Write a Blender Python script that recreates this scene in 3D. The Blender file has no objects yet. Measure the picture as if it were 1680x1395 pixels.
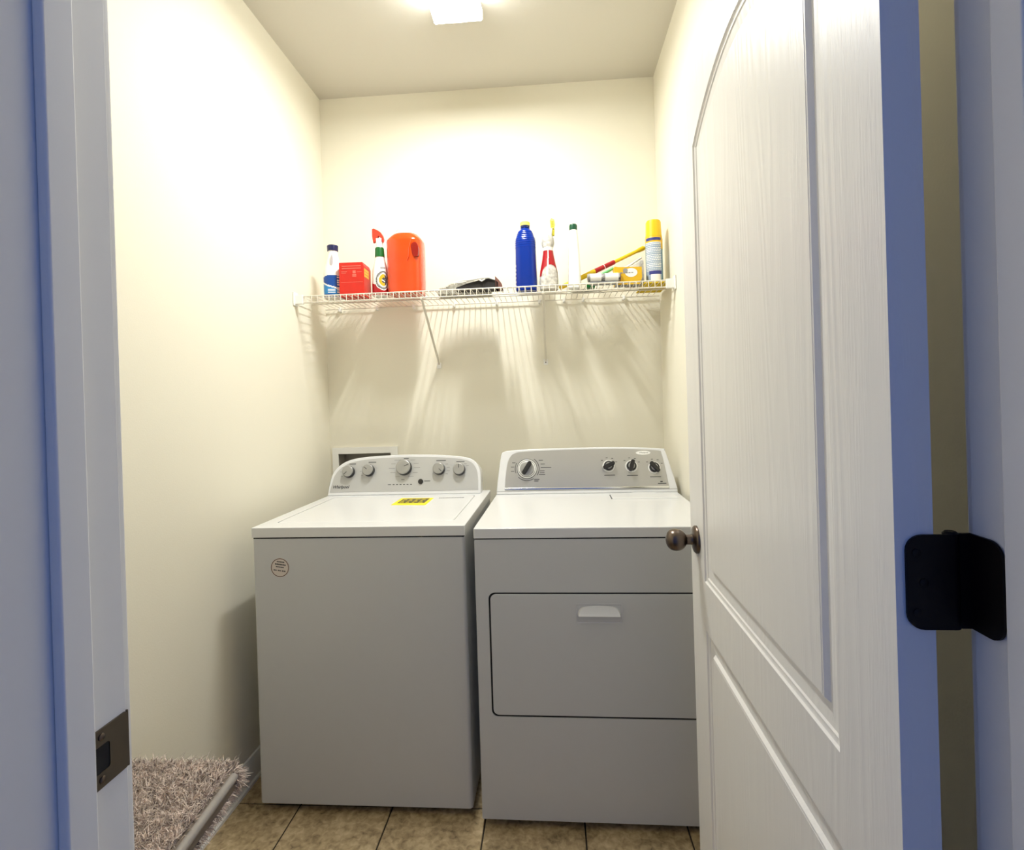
import bpy, bmesh, math, random
from mathutils import Vector, Matrix
random.seed(7)
S = bpy.context.scene
COL = S.collection
PI = math.pi

# ------------------------------------------------------------------ camera
cam_d = bpy.data.cameras.new('camera')
cam_d.sensor_width = 36.0
cam_d.lens = 36.0 * 887.86 / 1680.0
cam_d.shift_x = (840 - 844.83) / 1680.0
cam_d.shift_y = (661.34 - 697.5) / 1680.0
cam_d.clip_start = 0.01
cam = bpy.data.objects.new('camera', cam_d)
COL.objects.link(cam)
yaw, pitch, roll = 0.0678, -0.0027, -0.0300
fwd = Vector((-math.sin(yaw) * math.cos(pitch), math.cos(yaw) * math.cos(pitch), math.sin(pitch)))
rgt = Vector((math.cos(yaw), math.sin(yaw), 0)); upv = rgt.cross(fwd)
r2 = math.cos(roll) * rgt + math.sin(roll) * upv
u2 = -math.sin(roll) * rgt + math.cos(roll) * upv
M3 = Matrix((r2, u2, -fwd)).transposed()
cam.matrix_world = Matrix.Translation((1.0881, -2.5821, 1.3041)) @ M3.to_4x4()
S.camera = cam

# ------------------------------------------------------------------ world (cool daylight filling the hall)
WORLD_COL, WORLD_STR = (0.22, 0.38, 1.0, 1), 0.39
LAMP_COL, LAMP_STR = (1.0, 1.0, 0.945, 1), 45.0
w = bpy.data.worlds.new('hall_daylight'); S.world = w
w.use_nodes = True
bg = w.node_tree.nodes['Background']
bg.inputs[0].default_value = WORLD_COL; bg.inputs[1].default_value = WORLD_STR

S.view_settings.view_transform = 'Standard'
S.view_settings.look = 'None'
S.view_settings.exposure = 0.0
S.view_settings.gamma = 1.0
S.view_settings.use_curve_mapping = False
try:
    S.cycles.use_denoising = True
    S.cycles.max_bounces = 14; S.cycles.diffuse_bounces = 8
    S.cycles.transmission_bounces = 10
    S.cycles.sample_clamp_indirect = 4.0
    S.cycles.caustics_reflective = False; S.cycles.caustics_refractive = False
except Exception:
    pass

# ------------------------------------------------------------------ materials
MATS = {}
def mat(name, col, rough=0.5, metal=0.0, bump=0.0, bscale=60.0, emit=None, estr=0.0, trans=0.0, ior=1.45,
        var=0.0, vscale=8.0, spec=0.5, stretch=None, sheen=0.0, coat=0.0):
    m = bpy.data.materials.new(name); m.use_nodes = True
    nt = m.node_tree; b = nt.nodes['Principled BSDF']
    b.inputs['Base Color'].default_value = (*col, 1)
    b.inputs['Roughness'].default_value = rough
    b.inputs['Metallic'].default_value = metal
    b.inputs['IOR'].default_value = ior
    b.inputs['Specular IOR Level'].default_value = spec
    b.inputs['Transmission Weight'].default_value = trans
    b.inputs['Coat Weight'].default_value = coat
    if sheen: b.inputs['Sheen Weight'].default_value = sheen
    if emit:
        b.inputs['Emission Color'].default_value = emit; b.inputs['Emission Strength'].default_value = estr
    if bump or var:
        tc = nt.nodes.new('ShaderNodeTexCoord'); mp = nt.nodes.new('ShaderNodeMapping')
        nt.links.new(tc.outputs['Object'], mp.inputs['Vector'])
        if stretch: mp.inputs['Scale'].default_value = stretch
    if bump:
        n = nt.nodes.new('ShaderNodeTexNoise'); n.inputs['Scale'].default_value = bscale; n.inputs['Detail'].default_value = 3
        nt.links.new(mp.outputs[0], n.inputs['Vector'])
        bp = nt.nodes.new('ShaderNodeBump'); bp.inputs['Strength'].default_value = bump; bp.inputs['Distance'].default_value = 0.002
        nt.links.new(n.outputs[0], bp.inputs['Height']); nt.links.new(bp.outputs[0], b.inputs['Normal'])
    if var:
        n = nt.nodes.new('ShaderNodeTexNoise'); n.inputs['Scale'].default_value = vscale; n.inputs['Detail'].default_value = 4
        nt.links.new(mp.outputs[0], n.inputs['Vector'])
        cr = nt.nodes.new('ShaderNodeValToRGB')
        cr.color_ramp.elements[0].position = 0.3; cr.color_ramp.elements[1].position = 0.7
        cr.color_ramp.elements[0].color = (*[c * (1 - var) for c in col], 1)
        cr.color_ramp.elements[1].color = (*[min(1, c * (1 + var)) for c in col], 1)
        nt.links.new(n.outputs[0], cr.inputs[0]); nt.links.new(cr.outputs[0], b.inputs['Base Color'])
    MATS[name] = m
    return m

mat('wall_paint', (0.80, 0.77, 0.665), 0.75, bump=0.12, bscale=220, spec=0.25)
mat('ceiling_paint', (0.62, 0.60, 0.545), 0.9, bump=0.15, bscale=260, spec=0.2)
mat('trim_paint', (0.80, 0.80, 0.79), 0.6, bump=0.05, bscale=35, spec=0.25)
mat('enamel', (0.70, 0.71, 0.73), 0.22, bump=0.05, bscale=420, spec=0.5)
mat('enamel_shaded', (0.565, 0.58, 0.605), 0.55, bump=0.05, bscale=420)  # same white enamel, darkened: shade on the fronts is put into the colour
mat('plastic_white', (0.82, 0.82, 0.80), 0.35)
mat('wire_white', (0.66, 0.62, 0.54), 0.45)
mat('black_gap', (0.010, 0.010, 0.011), 0.8)
mat('black_plastic', (0.018, 0.017, 0.018), 0.3)
mat('dark_ink', (0.05, 0.05, 0.055), 0.6)
mat('grey_ink', (0.28, 0.28, 0.28), 0.6)
mat('red_brown_ink', (0.09, 0.035, 0.03), 0.6)
mat('white_ink', (0.82, 0.82, 0.80), 0.5)
mat('panel_silver', (0.48, 0.485, 0.49), 0.38, 0.25, bump=0.02, bscale=300, stretch=(60, 1, 1))
mat('panel_steel', (0.50, 0.50, 0.50), 0.30, 0.75, bump=0.02, bscale=300, stretch=(60, 1, 1))
mat('chrome', (0.75, 0.77, 0.80), 0.12, 1.0)
mat('knob_silver', (0.36, 0.36, 0.355), 0.35, 0.5)
mat('bronze_nickel', (0.14, 0.11, 0.092), 0.29, 1.0)
mat('hinge_bronze', (0.006, 0.0035, 0.003), 0.45, 0.0, spec=0.25)
mat('strike_metal', (0.15, 0.13, 0.11), 0.35, 1.0)
mat('sticker_paper', (0.66, 0.60, 0.56), 0.6)
mat('sticker_yellow', (0.90, 0.72, 0.02), 0.5)
mat('sticker_dark', (0.10, 0.085, 0.02), 0.5)
mat('lens', (0.9, 0.9, 0.88), 0.4, emit=LAMP_COL, estr=LAMP_STR)
mat('lens_core', (0.9, 0.9, 0.88), 0.4, emit=LAMP_COL, estr=LAMP_STR * 10.6)
mat('lens_side', (0.9, 0.9, 0.88), 0.4, emit=LAMP_COL, estr=LAMP_STR * 0.42)
mat('grout', (0.03, 0.022, 0.014), 0.8)
mat('foot_rubber', (0.03, 0.03, 0.03), 0.7)
mat('carpet', (0.25, 0.21, 0.17), 0.95, bump=0.4, bscale=400, var=0.2, vscale=120)
mat('recess_grey', (0.36, 0.34, 0.30), 0.7)
mat('brass', (0.55, 0.38, 0.14), 0.3, 1.0)
mat('hose_grey', (0.12, 0.12, 0.12), 0.5)
mat('wicker', (0.30, 0.24, 0.17), 0.8, var=0.25, vscale=40)
# bottles
mat('blue_cap', (0.006, 0.008, 0.07), 0.35)
mat('label_blue', (0.004, 0.06, 0.30), 0.35)
mat('label_cyan', (0.02, 0.22, 0.55), 0.35)
mat('label_navy', (0.01, 0.03, 0.20), 0.35)
mat('box_red', (0.56, 0.016, 0.006), 0.5, var=0.06, vscale=30)
mat('box_red_pale', (0.66, 0.15, 0.11), 0.5)
mat('label_red', (0.36, 0.005, 0.010), 0.4)
mat('label_yellow', (0.66, 0.40, 0.012), 0.45)
mat('green_plastic', (0.004, 0.11, 0.018), 0.35)
mat('green_dark', (0.002, 0.07, 0.03), 0.35)
mat('green_light', (0.16, 0.50, 0.20), 0.45)
mat('trigger_red', (0.62, 0.045, 0.02), 0.35)
mat('orange_liquid', (0.78, 0.062, 0.001), 0.18, trans=0.15, spec=0.5, coat=0.5, var=0.10, vscale=9)
mat('jug_clear', (0.95, 0.85, 0.75), 0.12, trans=0.85)
mat('jug_red', (0.30, 0.008, 0.003), 0.3, trans=0.2)
mat('blue_bottle', (0.001, 0.024, 0.25), 0.14, spec=0.3, coat=0.05)
mat('blue_bottle_dark', (0.004, 0.012, 0.09), 0.25)
mat('silver_label', (0.50, 0.48, 0.52), 0.35, 0.3)
mat('yellow_plastic', (0.74, 0.50, 0.008), 0.4)
mat('yellow_pale', (0.90, 0.80, 0.16), 0.45)
mat('olive', (0.42, 0.38, 0.02), 0.5)
mat('yellow_cloth', (0.62, 0.44, 0.02), 0.9, bump=0.3, bscale=200)
mat('can_blue', (0.12, 0.24, 0.34), 0.3, 0.2)
mat('can_label', (0.28, 0.36, 0.48), 0.4)
mat('can_navy', (0.03, 0.04, 0.22), 0.4)
mat('floral_white', (0.52, 0.50, 0.46), 0.6, var=0.34, vscale=70)
mat('cloth_black', (0.02, 0.018, 0.018), 0.8, bump=0.3, bscale=120)
mat('cloth_grey', (0.30, 0.29, 0.25), 0.9, bump=0.4, bscale=150, var=0.4, vscale=60)
mat('cloth_brown', (0.16, 0.07, 0.055), 0.8)
mat('pack_grey', (0.20, 0.21, 0.23), 0.5, var=0.35, vscale=45)
mat('pack_pattern', (0.30, 0.30, 0.30), 0.5, var=0.9, vscale=55)
mat('binding', (0.34, 0.315, 0.30), 0.35, bump=0.3, bscale=90)
mat('rug_back', (0.20, 0.165, 0.14), 0.9)

# shag pile: per-position colour variation
m = mat('rug_pile', (0.62, 0.53, 0.485), 0.85, var=0.45, vscale=55, spec=0.2)

# floor tile: mottled tan stone pattern
def tile_mat():
    m = bpy.data.materials.new('floor_tile'); m.use_nodes = True
    nt = m.node_tree; b = nt.nodes['Principled BSDF']; b.inputs['Roughness'].default_value = 0.42
    g = nt.nodes.new('ShaderNodeNewGeometry')
    n1 = nt.nodes.new('ShaderNodeTexNoise'); n1.inputs['Scale'].default_value = 11; n1.inputs['Detail'].default_value = 8; n1.inputs['Roughness'].default_value = 0.65
    n2 = nt.nodes.new('ShaderNodeTexNoise'); n2.inputs['Scale'].default_value = 55; n2.inputs['Detail'].default_value = 6; n2.inputs['Distortion'].default_value = 0.6
    for n in (n1, n2): nt.links.new(g.outputs['Position'], n.inputs['Vector'])
    mx = nt.nodes.new('ShaderNodeMath'); mx.operation = 'MULTIPLY_ADD'; mx.inputs[1].default_value = 0.55
    nt.links.new(n2.outputs[0], mx.inputs[0])
    m2 = nt.nodes.new('ShaderNodeMath'); m2.operation = 'MULTIPLY'; m2.inputs[1].default_value = 0.55
    nt.links.new(n1.outputs[0], m2.inputs[0]); nt.links.new(m2.outputs[0], mx.inputs[2])
    cr = nt.nodes.new('ShaderNodeValToRGB'); e = cr.color_ramp.elements
    e[0].position = 0.36; e[0].color = (0.12, 0.082, 0.042, 1)
    e[1].position = 0.72; e[1].color = (0.60, 0.48, 0.30, 1)
    k = e.new(0.50); k.color = (0.35, 0.26, 0.145, 1)
    k = e.new(0.60); k.color = (0.47, 0.36, 0.21, 1)
    nt.links.new(mx.outputs[0], cr.inputs[0]); nt.links.new(cr.outputs[0], b.inputs['Base Color'])
    bp = nt.nodes.new('ShaderNodeBump'); bp.inputs['Strength'].default_value = 0.25; bp.inputs['Distance'].default_value = 0.002
    nt.links.new(mx.outputs[0], bp.inputs['Height']); nt.links.new(bp.outputs[0], b.inputs['Normal'])
    MATS['floor_tile'] = m
tile_mat()

# painted door skin with embossed wood grain
def door_mat():
    m = bpy.data.materials.new('door_paint'); m.use_nodes = True
    nt = m.node_tree; b = nt.nodes['Principled BSDF']; b.inputs['Roughness'].default_value = 0.38
    b.inputs['Base Color'].default_value = (0.80, 0.795, 0.785, 1)
    tc = nt.nodes.new('ShaderNodeTexCoord'); mp = nt.nodes.new('ShaderNodeMapping')
    mp.inputs['Scale'].default_value = (1, 1.0, 0.07)
    nt.links.new(tc.outputs['Object'], mp.inputs['Vector'])
    n0 = nt.nodes.new('ShaderNodeTexNoise'); n0.inputs['Scale'].default_value = 5; n0.inputs['Detail'].default_value = 2
    nt.links.new(mp.outputs[0], n0.inputs['Vector'])
    wv = nt.nodes.new('ShaderNodeMath'); wv.operation = 'MULTIPLY'; wv.inputs[1].default_value = 130.0
    nt.links.new(n0.outputs[0], wv.inputs[0])
    sn = nt.nodes.new('ShaderNodeMath'); sn.operation = 'SINE'; nt.links.new(wv.outputs[0], sn.inputs[0])
    n1 = nt.nodes.new('ShaderNodeTexNoise'); n1.inputs['Scale'].default_value = 260; n1.inputs['Detail'].default_value = 4
    nt.links.new(mp.outputs[0], n1.inputs['Vector'])
    ad = nt.nodes.new('ShaderNodeMath'); ad.operation = 'MULTIPLY'
    nt.links.new(n1.outputs[0], ad.inputs[0]); nt.links.new(sn.outputs[0], ad.inputs[1])
    ad2 = nt.nodes.new('ShaderNodeMath'); ad2.operation = 'ADD'
    nt.links.new(ad.outputs[0], ad2.inputs[0]); nt.links.new(n1.outputs[0], ad2.inputs[1])
    bp = nt.nodes.new('ShaderNodeBump'); bp.inputs['Strength'].default_value = 0.22; bp.inputs['Distance'].default_value = 0.0016
    nt.links.new(ad2.outputs[0], bp.inputs['Height']); nt.links.new(bp.outputs[0], b.inputs['Normal'])
    MATS['door_paint'] = m
door_mat()

# ------------------------------------------------------------------ mesh helpers
def finish(name, bm, mats, parent=None, loc=None, smooth=38):
    bmesh.ops.recalc_face_normals(bm, faces=bm.faces[:])
    me = bpy.data.meshes.new(name); bm.to_mesh(me); bm.free()
    if isinstance(mats, str): mats = [mats]
    for k in mats: me.materials.append(MATS[k])
    if smooth:
        for p in me.polygons: p.use_smooth = True
        me.set_sharp_from_angle(angle=math.radians(smooth))
    o = bpy.data.objects.new(name, me); COL.objects.link(o)
    if smooth:
        wn = o.modifiers.new('normals', 'WEIGHTED_NORMAL'); wn.keep_sharp = True
    if parent: o.parent = parent
    if loc: o.location = loc
    return o

def share(name, src, parent, loc=(0, 0, 0), rot=None):
    o = bpy.data.objects.new(name, src.data); COL.objects.link(o); o.parent = parent; o.location = loc
    if rot: o.rotation_euler = rot
    return o

def tag(o, label, cat, group=None, kind=None):
    o['label'] = label; o['category'] = cat
    if group: o['group'] = group
    if kind: o['kind'] = kind
    return o

def root(name, label, cat, loc=(0, 0, 0), rz=0.0, group=None, kind=None):
    o = bpy.data.objects.new(name, None); COL.objects.link(o)
    o.empty_display_size = 0.05
    o.location = loc; o.rotation_euler = (0, 0, rz)
    return tag(o, label, cat, group, kind)

def box(bm, a, b, bev=0.0, seg=2, mi=0):
    r = bmesh.ops.create_cube(bm, size=1.0)
    vs = r['verts']
    c = [(a[i] + b[i]) / 2 for i in range(3)]; s = [abs(b[i] - a[i]) for i in range(3)]
    for v in vs: v.co = Vector((c[0] + v.co.x * s[0], c[1] + v.co.y * s[1], c[2] + v.co.z * s[2]))
    fs = list({f for v in vs for f in v.link_faces})
    for f in fs: f.material_index = mi
    if bev:
        es = list({e for v in vs for e in v.link_edges})
        bmesh.ops.bevel(bm, geom=es, offset=bev, segments=seg, affect='EDGES', profile=0.5)

def boxo(name, a, b, m, parent=None, bev=0.0, seg=2):
    bm = bmesh.new(); box(bm, a, b, bev, seg); return finish(name, bm, m, parent)

def loops(bm, ls, cap0=True, cap1=True, mi=0):
    vl = [[bm.verts.new(p) for p in l] for l in ls]
    n = len(vl[0])
    for A, B in zip(vl, vl[1:]):
        for i in range(n):
            f = bm.faces.new((A[i], A[(i + 1) % n], B[(i + 1) % n], B[i])); f.material_index = mi
    if cap0: bm.faces.new(vl[0][::-1]).material_index = mi
    if cap1: bm.faces.new(vl[-1]).material_index = mi
    return vl

def tube(bm, path, r, seg=8, caps=True, mi=0):
    pts = [Vector(p) for p in path]; ls = []
    rr = r if isinstance(r, (list, tuple)) else [r] * len(pts)
    ref = None
    for i, p in enumerate(pts):
        if i == 0: t = pts[1] - pts[0]
        elif i == len(pts) - 1: t = pts[-1] - pts[-2]
        else: t = (pts[i + 1] - p).normalized() + (p - pts[i - 1]).normalized()
        t.normalize()
        if ref is None:
            ref = t.orthogonal().normalized()
        ref = (ref - t * ref.dot(t)).normalized()
        o2 = t.cross(ref)
        ls.append([p + rr[i] * (math.cos(2 * PI * k / seg) * ref + math.sin(2 * PI * k / seg) * o2) for k in range(seg)])
    loops(bm, ls, caps, caps, mi)

def lathe(bm, prof, c=(0, 0, 0), axis='z', seg=28, mi=0):
    ls = []
    for r, h in prof:
        l = []
        for k in range(seg):
            a = 2 * PI * k / seg
            x, y = max(r, 1e-5) * math.cos(a), max(r, 1e-5) * math.sin(a)
            if axis == 'z': p = (c[0] + x, c[1] + y, c[2] + h)
            elif axis == 'x': p = (c[0] + h, c[1] + x, c[2] + y)
            else: p = (c[0] + x, c[1] + h, c[2] + y)
            l.append(p)
        ls.append(l)
    loops(bm, ls, True, True, mi)

def rrect(x0, x1, z0, z1, r, n=5):
    pts = []
    for cx, cz, a0 in ((x1 - r, z1 - r, 0), (x0 + r, z1 - r, PI / 2), (x0 + r, z0 + r, PI), (x1 - r, z0 + r, 1.5 * PI)):
        for k in range(n + 1):
            a = a0 + PI / 2 * k / n
            pts.append((cx + r * math.cos(a), cz + r * math.sin(a)))
    return pts

def prism(bm, pts, y0, y1, mi=0, bev=0.0):
    """outline in x,z extruded along y"""
    vl = loops(bm, [[(x, y0, z) for x, z in pts], [(x, y1, z) for x, z in pts]], True, True, mi)
    if bev:
        es = [e for l in vl for i in range(len(l)) for e in [bm.edges.get((l[i], l[(i + 1) % len(l)]))] if e]
        bmesh.ops.bevel(bm, geom=es, offset=bev, segments=2, affect='EDGES', profile=0.5)

def catmull(pts, n=6):
    out = []
    P = [pts[0]] + pts + [pts[-1]]
    for i in range(1, len(P) - 2):
        p0, p1, p2, p3 = P[i - 1], P[i], P[i + 1], P[i + 2]
        for k in range(n):
            t = k / n
            out.append(tuple(0.5 * ((2 * p1[j]) + (-p0[j] + p2[j]) * t + (2 * p0[j] - 5 * p1[j] + 4 * p2[j] - p3[j]) * t * t + (-p0[j] + 3 * p1[j] - 3 * p2[j] + p3[j]) * t ** 3) for j in range(len(p1))))
    out.append(tuple(pts[-1]))
    return out

def offset_poly(pts, d):
    """inward offset for a CCW polygon"""
    n = len(pts); out = []
    for i in range(n):
        p0, p1, p2 = Vector(pts[i - 1]), Vector(pts[i]), Vector(pts[(i + 1) % n])
        a = (p1 - p0).normalized(); b = (p2 - p1).normalized()
        na, nb = Vector((-a.y, a.x)), Vector((-b.y, b.x))
        m = (na + nb)
        m = m / max(m.dot(m), 1e-6) * 2
        out.append(tuple(p1 + m * d))
    return out

# superellipse lofts: sections (z, half_width, half_depth, exponent)
def sec_at(secs, z):
    if z <= secs[0][0]: return secs[0][1:]
    for a, b in zip(secs, secs[1:]):
        if z <= b[0]:
            t = (z - a[0]) / max(1e-9, b[0] - a[0])
            return tuple(a[i] + (b[i] - a[i]) * t for i in (1, 2, 3))
    return secs[-1][1:]
def spt(hw, hd, e, a):
    c, s = math.cos(a), math.sin(a)
    return (hw * math.copysign(abs(c) ** (2 / e), c), hd * math.copysign(abs(s) ** (2 / e), s))
def loft(bm, secs, n=36, mi=0):
    loops(bm, [[(*spt(hw, hd, e, 2 * PI * k / n), z) for k in range(n)] for z, hw, hd, e in secs], True, True, mi)
def lofto(name, secs, m, parent, n=36, loc=None, smooth=38):
    bm = bmesh.new(); loft(bm, secs, n); return finish(name, bm, m, parent, loc, smooth)
def patch(name, secs, a0, a1, z0, z1, mats, fn, parent, nu=36, nv=30, off=0.0007):
    """a printed label hugging a lofted body; fn(u,v) gives the ink index, None leaves it bare"""
    bm = bmesh.new(); g = []
    for j in range(nv + 1):
        z = z0 + (z1 - z0) * j / nv; hw, hd, e = sec_at(secs, z); row = []
        for i in range(nu + 1):
            a = a0 + (a1 - a0) * i / nu
            x, y = spt(hw + off, hd + off, e, a); row.append(bm.verts.new((x, y, z)))
        g.append(row)
    for j in range(nv):
        for i in range(nu):
            k = fn((i + .5) / nu, (j + .5) / nv)
            if k is None: continue
            f = bm.faces.new((g[j][i], g[j][i + 1], g[j + 1][i + 1], g[j + 1][i])); f.material_index = k
    for v in [v for v in bm.verts if not v.link_faces]: bm.verts.remove(v)
    return finish(name, bm, mats, parent)

def text_obj(name, body, size, m, parent, mw, shear=0.0, bold=0.0, space=1.0):
    cu = bpy.data.curves.new(name, 'FONT'); cu.body = body; cu.size = size; cu.shear = shear
    cu.offset = bold; cu.space_character = space; cu.resolution_u = 3
    t = bpy.data.objects.new(name, cu); COL.objects.link(t)
    bpy.context.view_layer.update()
    me = bpy.data.meshes.new_from_object(t)
    COL.objects.unlink(t); bpy.data.objects.remove(t)
    me.materials.clear(); me.materials.append(MATS[m])
    me.name = name
    o = bpy.data.objects.new(name, me); COL.objects.link(o); o.parent = parent; o.matrix_local = mw
    return o

# ------------------------------------------------------------------ room dimensions
RW, RH, RY = 1.608, 2.808, -2.0485          # width, height, inside face of the door wall
LX, RX = 0.6366, 1.4766                     # jamb faces
WY = -2.205                                 # hall face of the door wall
T = 0.10

# ------------------------------------------------------------------ shell
def struct(o, label, cat): return tag(o, label, cat, None, 'structure')
struct(boxo('wall_left', (-T, WY, -0.02), (0, T, RH + T), 'wall_paint'), 'cream painted side wall left of the washer', 'wall')
struct(boxo('wall_right', (RW, WY, -0.02), (RW + T, T, RH + T), 'wall_paint'), 'cream painted side wall right of the dryer, behind the door', 'wall')
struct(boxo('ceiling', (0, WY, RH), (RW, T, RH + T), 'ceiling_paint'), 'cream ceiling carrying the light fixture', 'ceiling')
# back wall with an opening for the washer outlet box
OX0, OX1, OZ0, OZ1 = 0.040, 0.305, 0.90, 1.0745
bm = bmesh.new()
def quad_ring(bm, y, outer, inner):
    vo = [bm.verts.new((x, y, z)) for x, z in outer]; vi = [bm.verts.new((x, y, z)) for x, z in inner]
    for i in range(4): bm.faces.new((vo[i], vo[(i + 1) % 4], vi[(i + 1) % 4], vi[i]))
    return vo, vi
outer = [(0, -0.02), (RW, -0.02), (RW, RH), (0, RH)]
inner = [(OX0, OZ0), (OX1, OZ0), (OX1, OZ1), (OX0, OZ1)]
vo, vi = quad_ring(bm, 0, outer, inner); vo2, vi2 = quad_ring(bm, T, outer, inner)
for A, B in ((vo, vo2), (vi, vi2)):
    for i in range(4): bm.faces.new((A[i], A[(i + 1) % 4], B[(i + 1) % 4], B[i]))
struct(finish('wall_back', bm, 'wall_paint'), 'cream back wall behind the wire shelf, washer and dryer', 'wall')
# door wall, open where the doorway is
bm = bmesh.new()
JT = 0.018; HZ = 2.06
box(bm, (-0.9, WY, 0), (LX - JT, RY, RH)); box(bm, (RX + JT, WY, 0), (2.5, RY, RH)); box(bm, (LX - JT, WY, HZ + JT), (RX + JT, RY, RH))
struct(finish('wall_front', bm, 'wall_paint'), 'cream wall around the doorway the picture is taken through', 'wall')
# floor slab and vinyl tiles
fl = struct(boxo('floor', (0, WY, -0.05), (RW, 0, -0.003), 'grout'), 'mottled tan tile floor with dark joints', 'floor')
TS = 0.3085; TX0 = 0.226 - TS; TY0 = -0.860 - 4 * TS
bm = bmesh.new(); box(bm, (0.0021, 0.0021, -0.004), (TS - 0.0021, TS - 0.0021, 0.0), 0.0018, 1)
tile0 = None
for i in range(6):
    for j in range(-1, 8):
        x, y = TX0 + i * TS, TY0 + j * TS
        x0, x1 = max(x, 0.0), min(x + TS, RW); y0, y1 = max(y, WY), min(y + TS, 0.0)
        if x1 - x0 < 0.01 or y1 - y0 < 0.01: continue
        if x1 - x0 > TS - 1e-4 and y1 - y0 > TS - 1e-4:
            if tile0 is None: tile0 = finish('tile', bm, 'floor_tile', fl, (x, y, 0))
            else: share('tile', tile0, fl, (x, y, 0))
        else:
            b2 = bmesh.new(); box(b2, (x0 + 0.0021, y0 + 0.0021, -0.004), (x1 - 0.0021, y1 - 0.0021, 0), 0.0018, 1)
            finish('tile', b2, 'floor_tile', fl)
struct(boxo('floor_hall', (-0.9, -4.0, -0.05), (2.5, WY, -0.002), 'carpet'), 'hall floor outside the doorway', 'floor')

# baseboards with a shoe strip
def baseboard(name, a, b, nrm, label):
    bm = bmesh.new()
    prof = [(0, 0), (0.017, 0), (0.017, 0.010), (0.0125, 0.016), (0.0115, 0.075), (0.006, 0.090), (0, 0.092)]
    ax = Vector((b[0] - a[0], b[1] - a[1], 0))
    nv = Vector((*nrm, 0))
    ls = [[Vector((p[0], p[1], 0)) + nv * d + Vector((0, 0, h)) for d, h in prof] for p in (a, b)]
    loops(bm, ls)
    return struct(finish(name, bm, 'trim_paint', smooth=25), label, 'baseboard')
baseboard('baseboard_left', (0, RY), (0, 0), (1, 0), 'white baseboard along the left wall beside the washer')
baseboard('baseboard_right', (RW, RY), (RW, 0), (-1, 0), 'white baseboard along the right wall behind the door')
baseboard('baseboard_back', (0, 0), (RW, 0), (0, -1), 'white baseboard along the back wall behind the machines')

# door frame: jambs, stops and casings
def rounded_plate(bm, pts, y0, y1): prism(bm, pts, y0, y1)
SY0, SY1 = -2.1300, -2.0975                 # stop faces
jl = root('trim_1', 'white door jamb with bronze strike plate on the left of the doorway', 'door jamb', (LX, RY, 0), 0, kind='structure')
boxo('jamb', (-JT, WY - RY, 0), (0, 0, HZ), 'trim_paint', jl, 0.0012, 2)
boxo('stop', (0, SY0 - RY, 0), (0.011, SY1 - RY, HZ - 0.011), 'trim_paint', jl, 0.0025, 3)
jr = root('trim_2', 'white door jamb on the right of the doorway where the hinge is screwed', 'door jamb', (RX, RY, 0), 0, kind='structure')
boxo('jamb', (0, WY - RY, 0), (JT, 0, HZ), 'trim_paint', jr, 0.0012, 2)
boxo('stop', (-0.011, SY0 - RY, 0), (0, SY1 - RY, HZ - 0.011), 'trim_paint', jr, 0.0025, 3)
jh = root('trim_3', 'white head jamb across the top of the doorway', 'door jamb', ((LX + RX) / 2, RY, HZ), 0, kind='structure')
HWD = (RX - LX) / 2
boxo('jamb', (-HWD, WY - RY, 0), (HWD, 0, JT), 'trim_paint', jh, 0.0012, 2)
boxo('stop', (-HWD, SY0 - RY, -0.011), (HWD, SY1 - RY, 0), 'trim_paint', jh, 0.0025, 3)
def casing(name, x0, x1, z0, z1, y0, y1, label):
    struct(boxo(name, (x0, y0, z0), (x1, y1, z1), 'trim_paint', None, 0.003, 2), label, 'casing')
casing('trim_4', LX - 0.064, LX - 0.005, 0, HZ + 0.06, RY, RY + 0.013, 'white casing inside the room left of the doorway')
casing('trim_5', RX + 0.005, RX + 0.064, 0, HZ + 0.06, RY, RY + 0.013, 'white casing inside the room right of the doorway')
casing('trim_6', LX - 0.064, LX - 0.005, 0, HZ + 0.06, WY - 0.013, WY, 'white casing on the hall side left of the doorway')
casing('trim_7', RX + 0.005, RX + 0.064, 0, HZ + 0.06, WY - 0.013, WY, 'white casing on the hall side right of the doorway')
# strike plate
ZK = 0.9665
def loop_x(pts, x): return [(x, y, z) for y, z in pts]
bm = bmesh.new()
outer = rrect(-0.0465, -0.001, ZK - 0.0288, ZK + 0.0288, 0.003, 4)
hole = rrect(-0.0435, -0.0235, ZK - 0.0135, ZK + 0.0125, 0.003, 4)
n = len(outer)
def ring_plate(bm, outer, hole, x0, x1):
    a = [bm.verts.new((x1, y, z)) for y, z in outer]; b = [bm.verts.new((x1, y, z)) for y, z in hole]
    c = [bm.verts.new((x0, y, z)) for y, z in outer]; d = [bm.verts.new((x0, y, z)) for y, z in hole]
    for i in range(len(a)):
        j = (i + 1) % len(a)
        bm.faces.new((a[i], a[j], b[j], b[i])); bm.faces.new((a[i], a[j], c[j], c[i])); bm.faces.new((b[i], b[j], d[j], d[i]))
ring_plate(bm, outer, hole, 0.0, 0.0016)
box(bm, (-0.007, -0.001, ZK - 0.0288), (0.0016, 0.0006, ZK + 0.0288))
sp = finish('strike_plate', bm, 'strike_metal', jl); sp['label'] = 'dark metal strike plate with latch hole'
bm = bmesh.new()
prism(bm, [(0, 0), (0, 0)] and [(0.0002, ZK - 0.0135), (0.0008, ZK - 0.0135), (0.0008, ZK + 0.0125), (0.0002, ZK + 0.0125)], -0.0435, -0.0235)
finish('latch_hole', bm, 'black_gap', sp)
for dz in (-0.021, 0.021):
    bm = bmesh.new(); lathe(bm, [(0.0036, 0.0), (0.0036, 0.0020), (0.0022, 0.0028), (0, 0.0029)], (0.0005, -0.0335, ZK + dz), 'x', 14)
    finish('screw', bm, 'bronze_nickel', sp)

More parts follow.
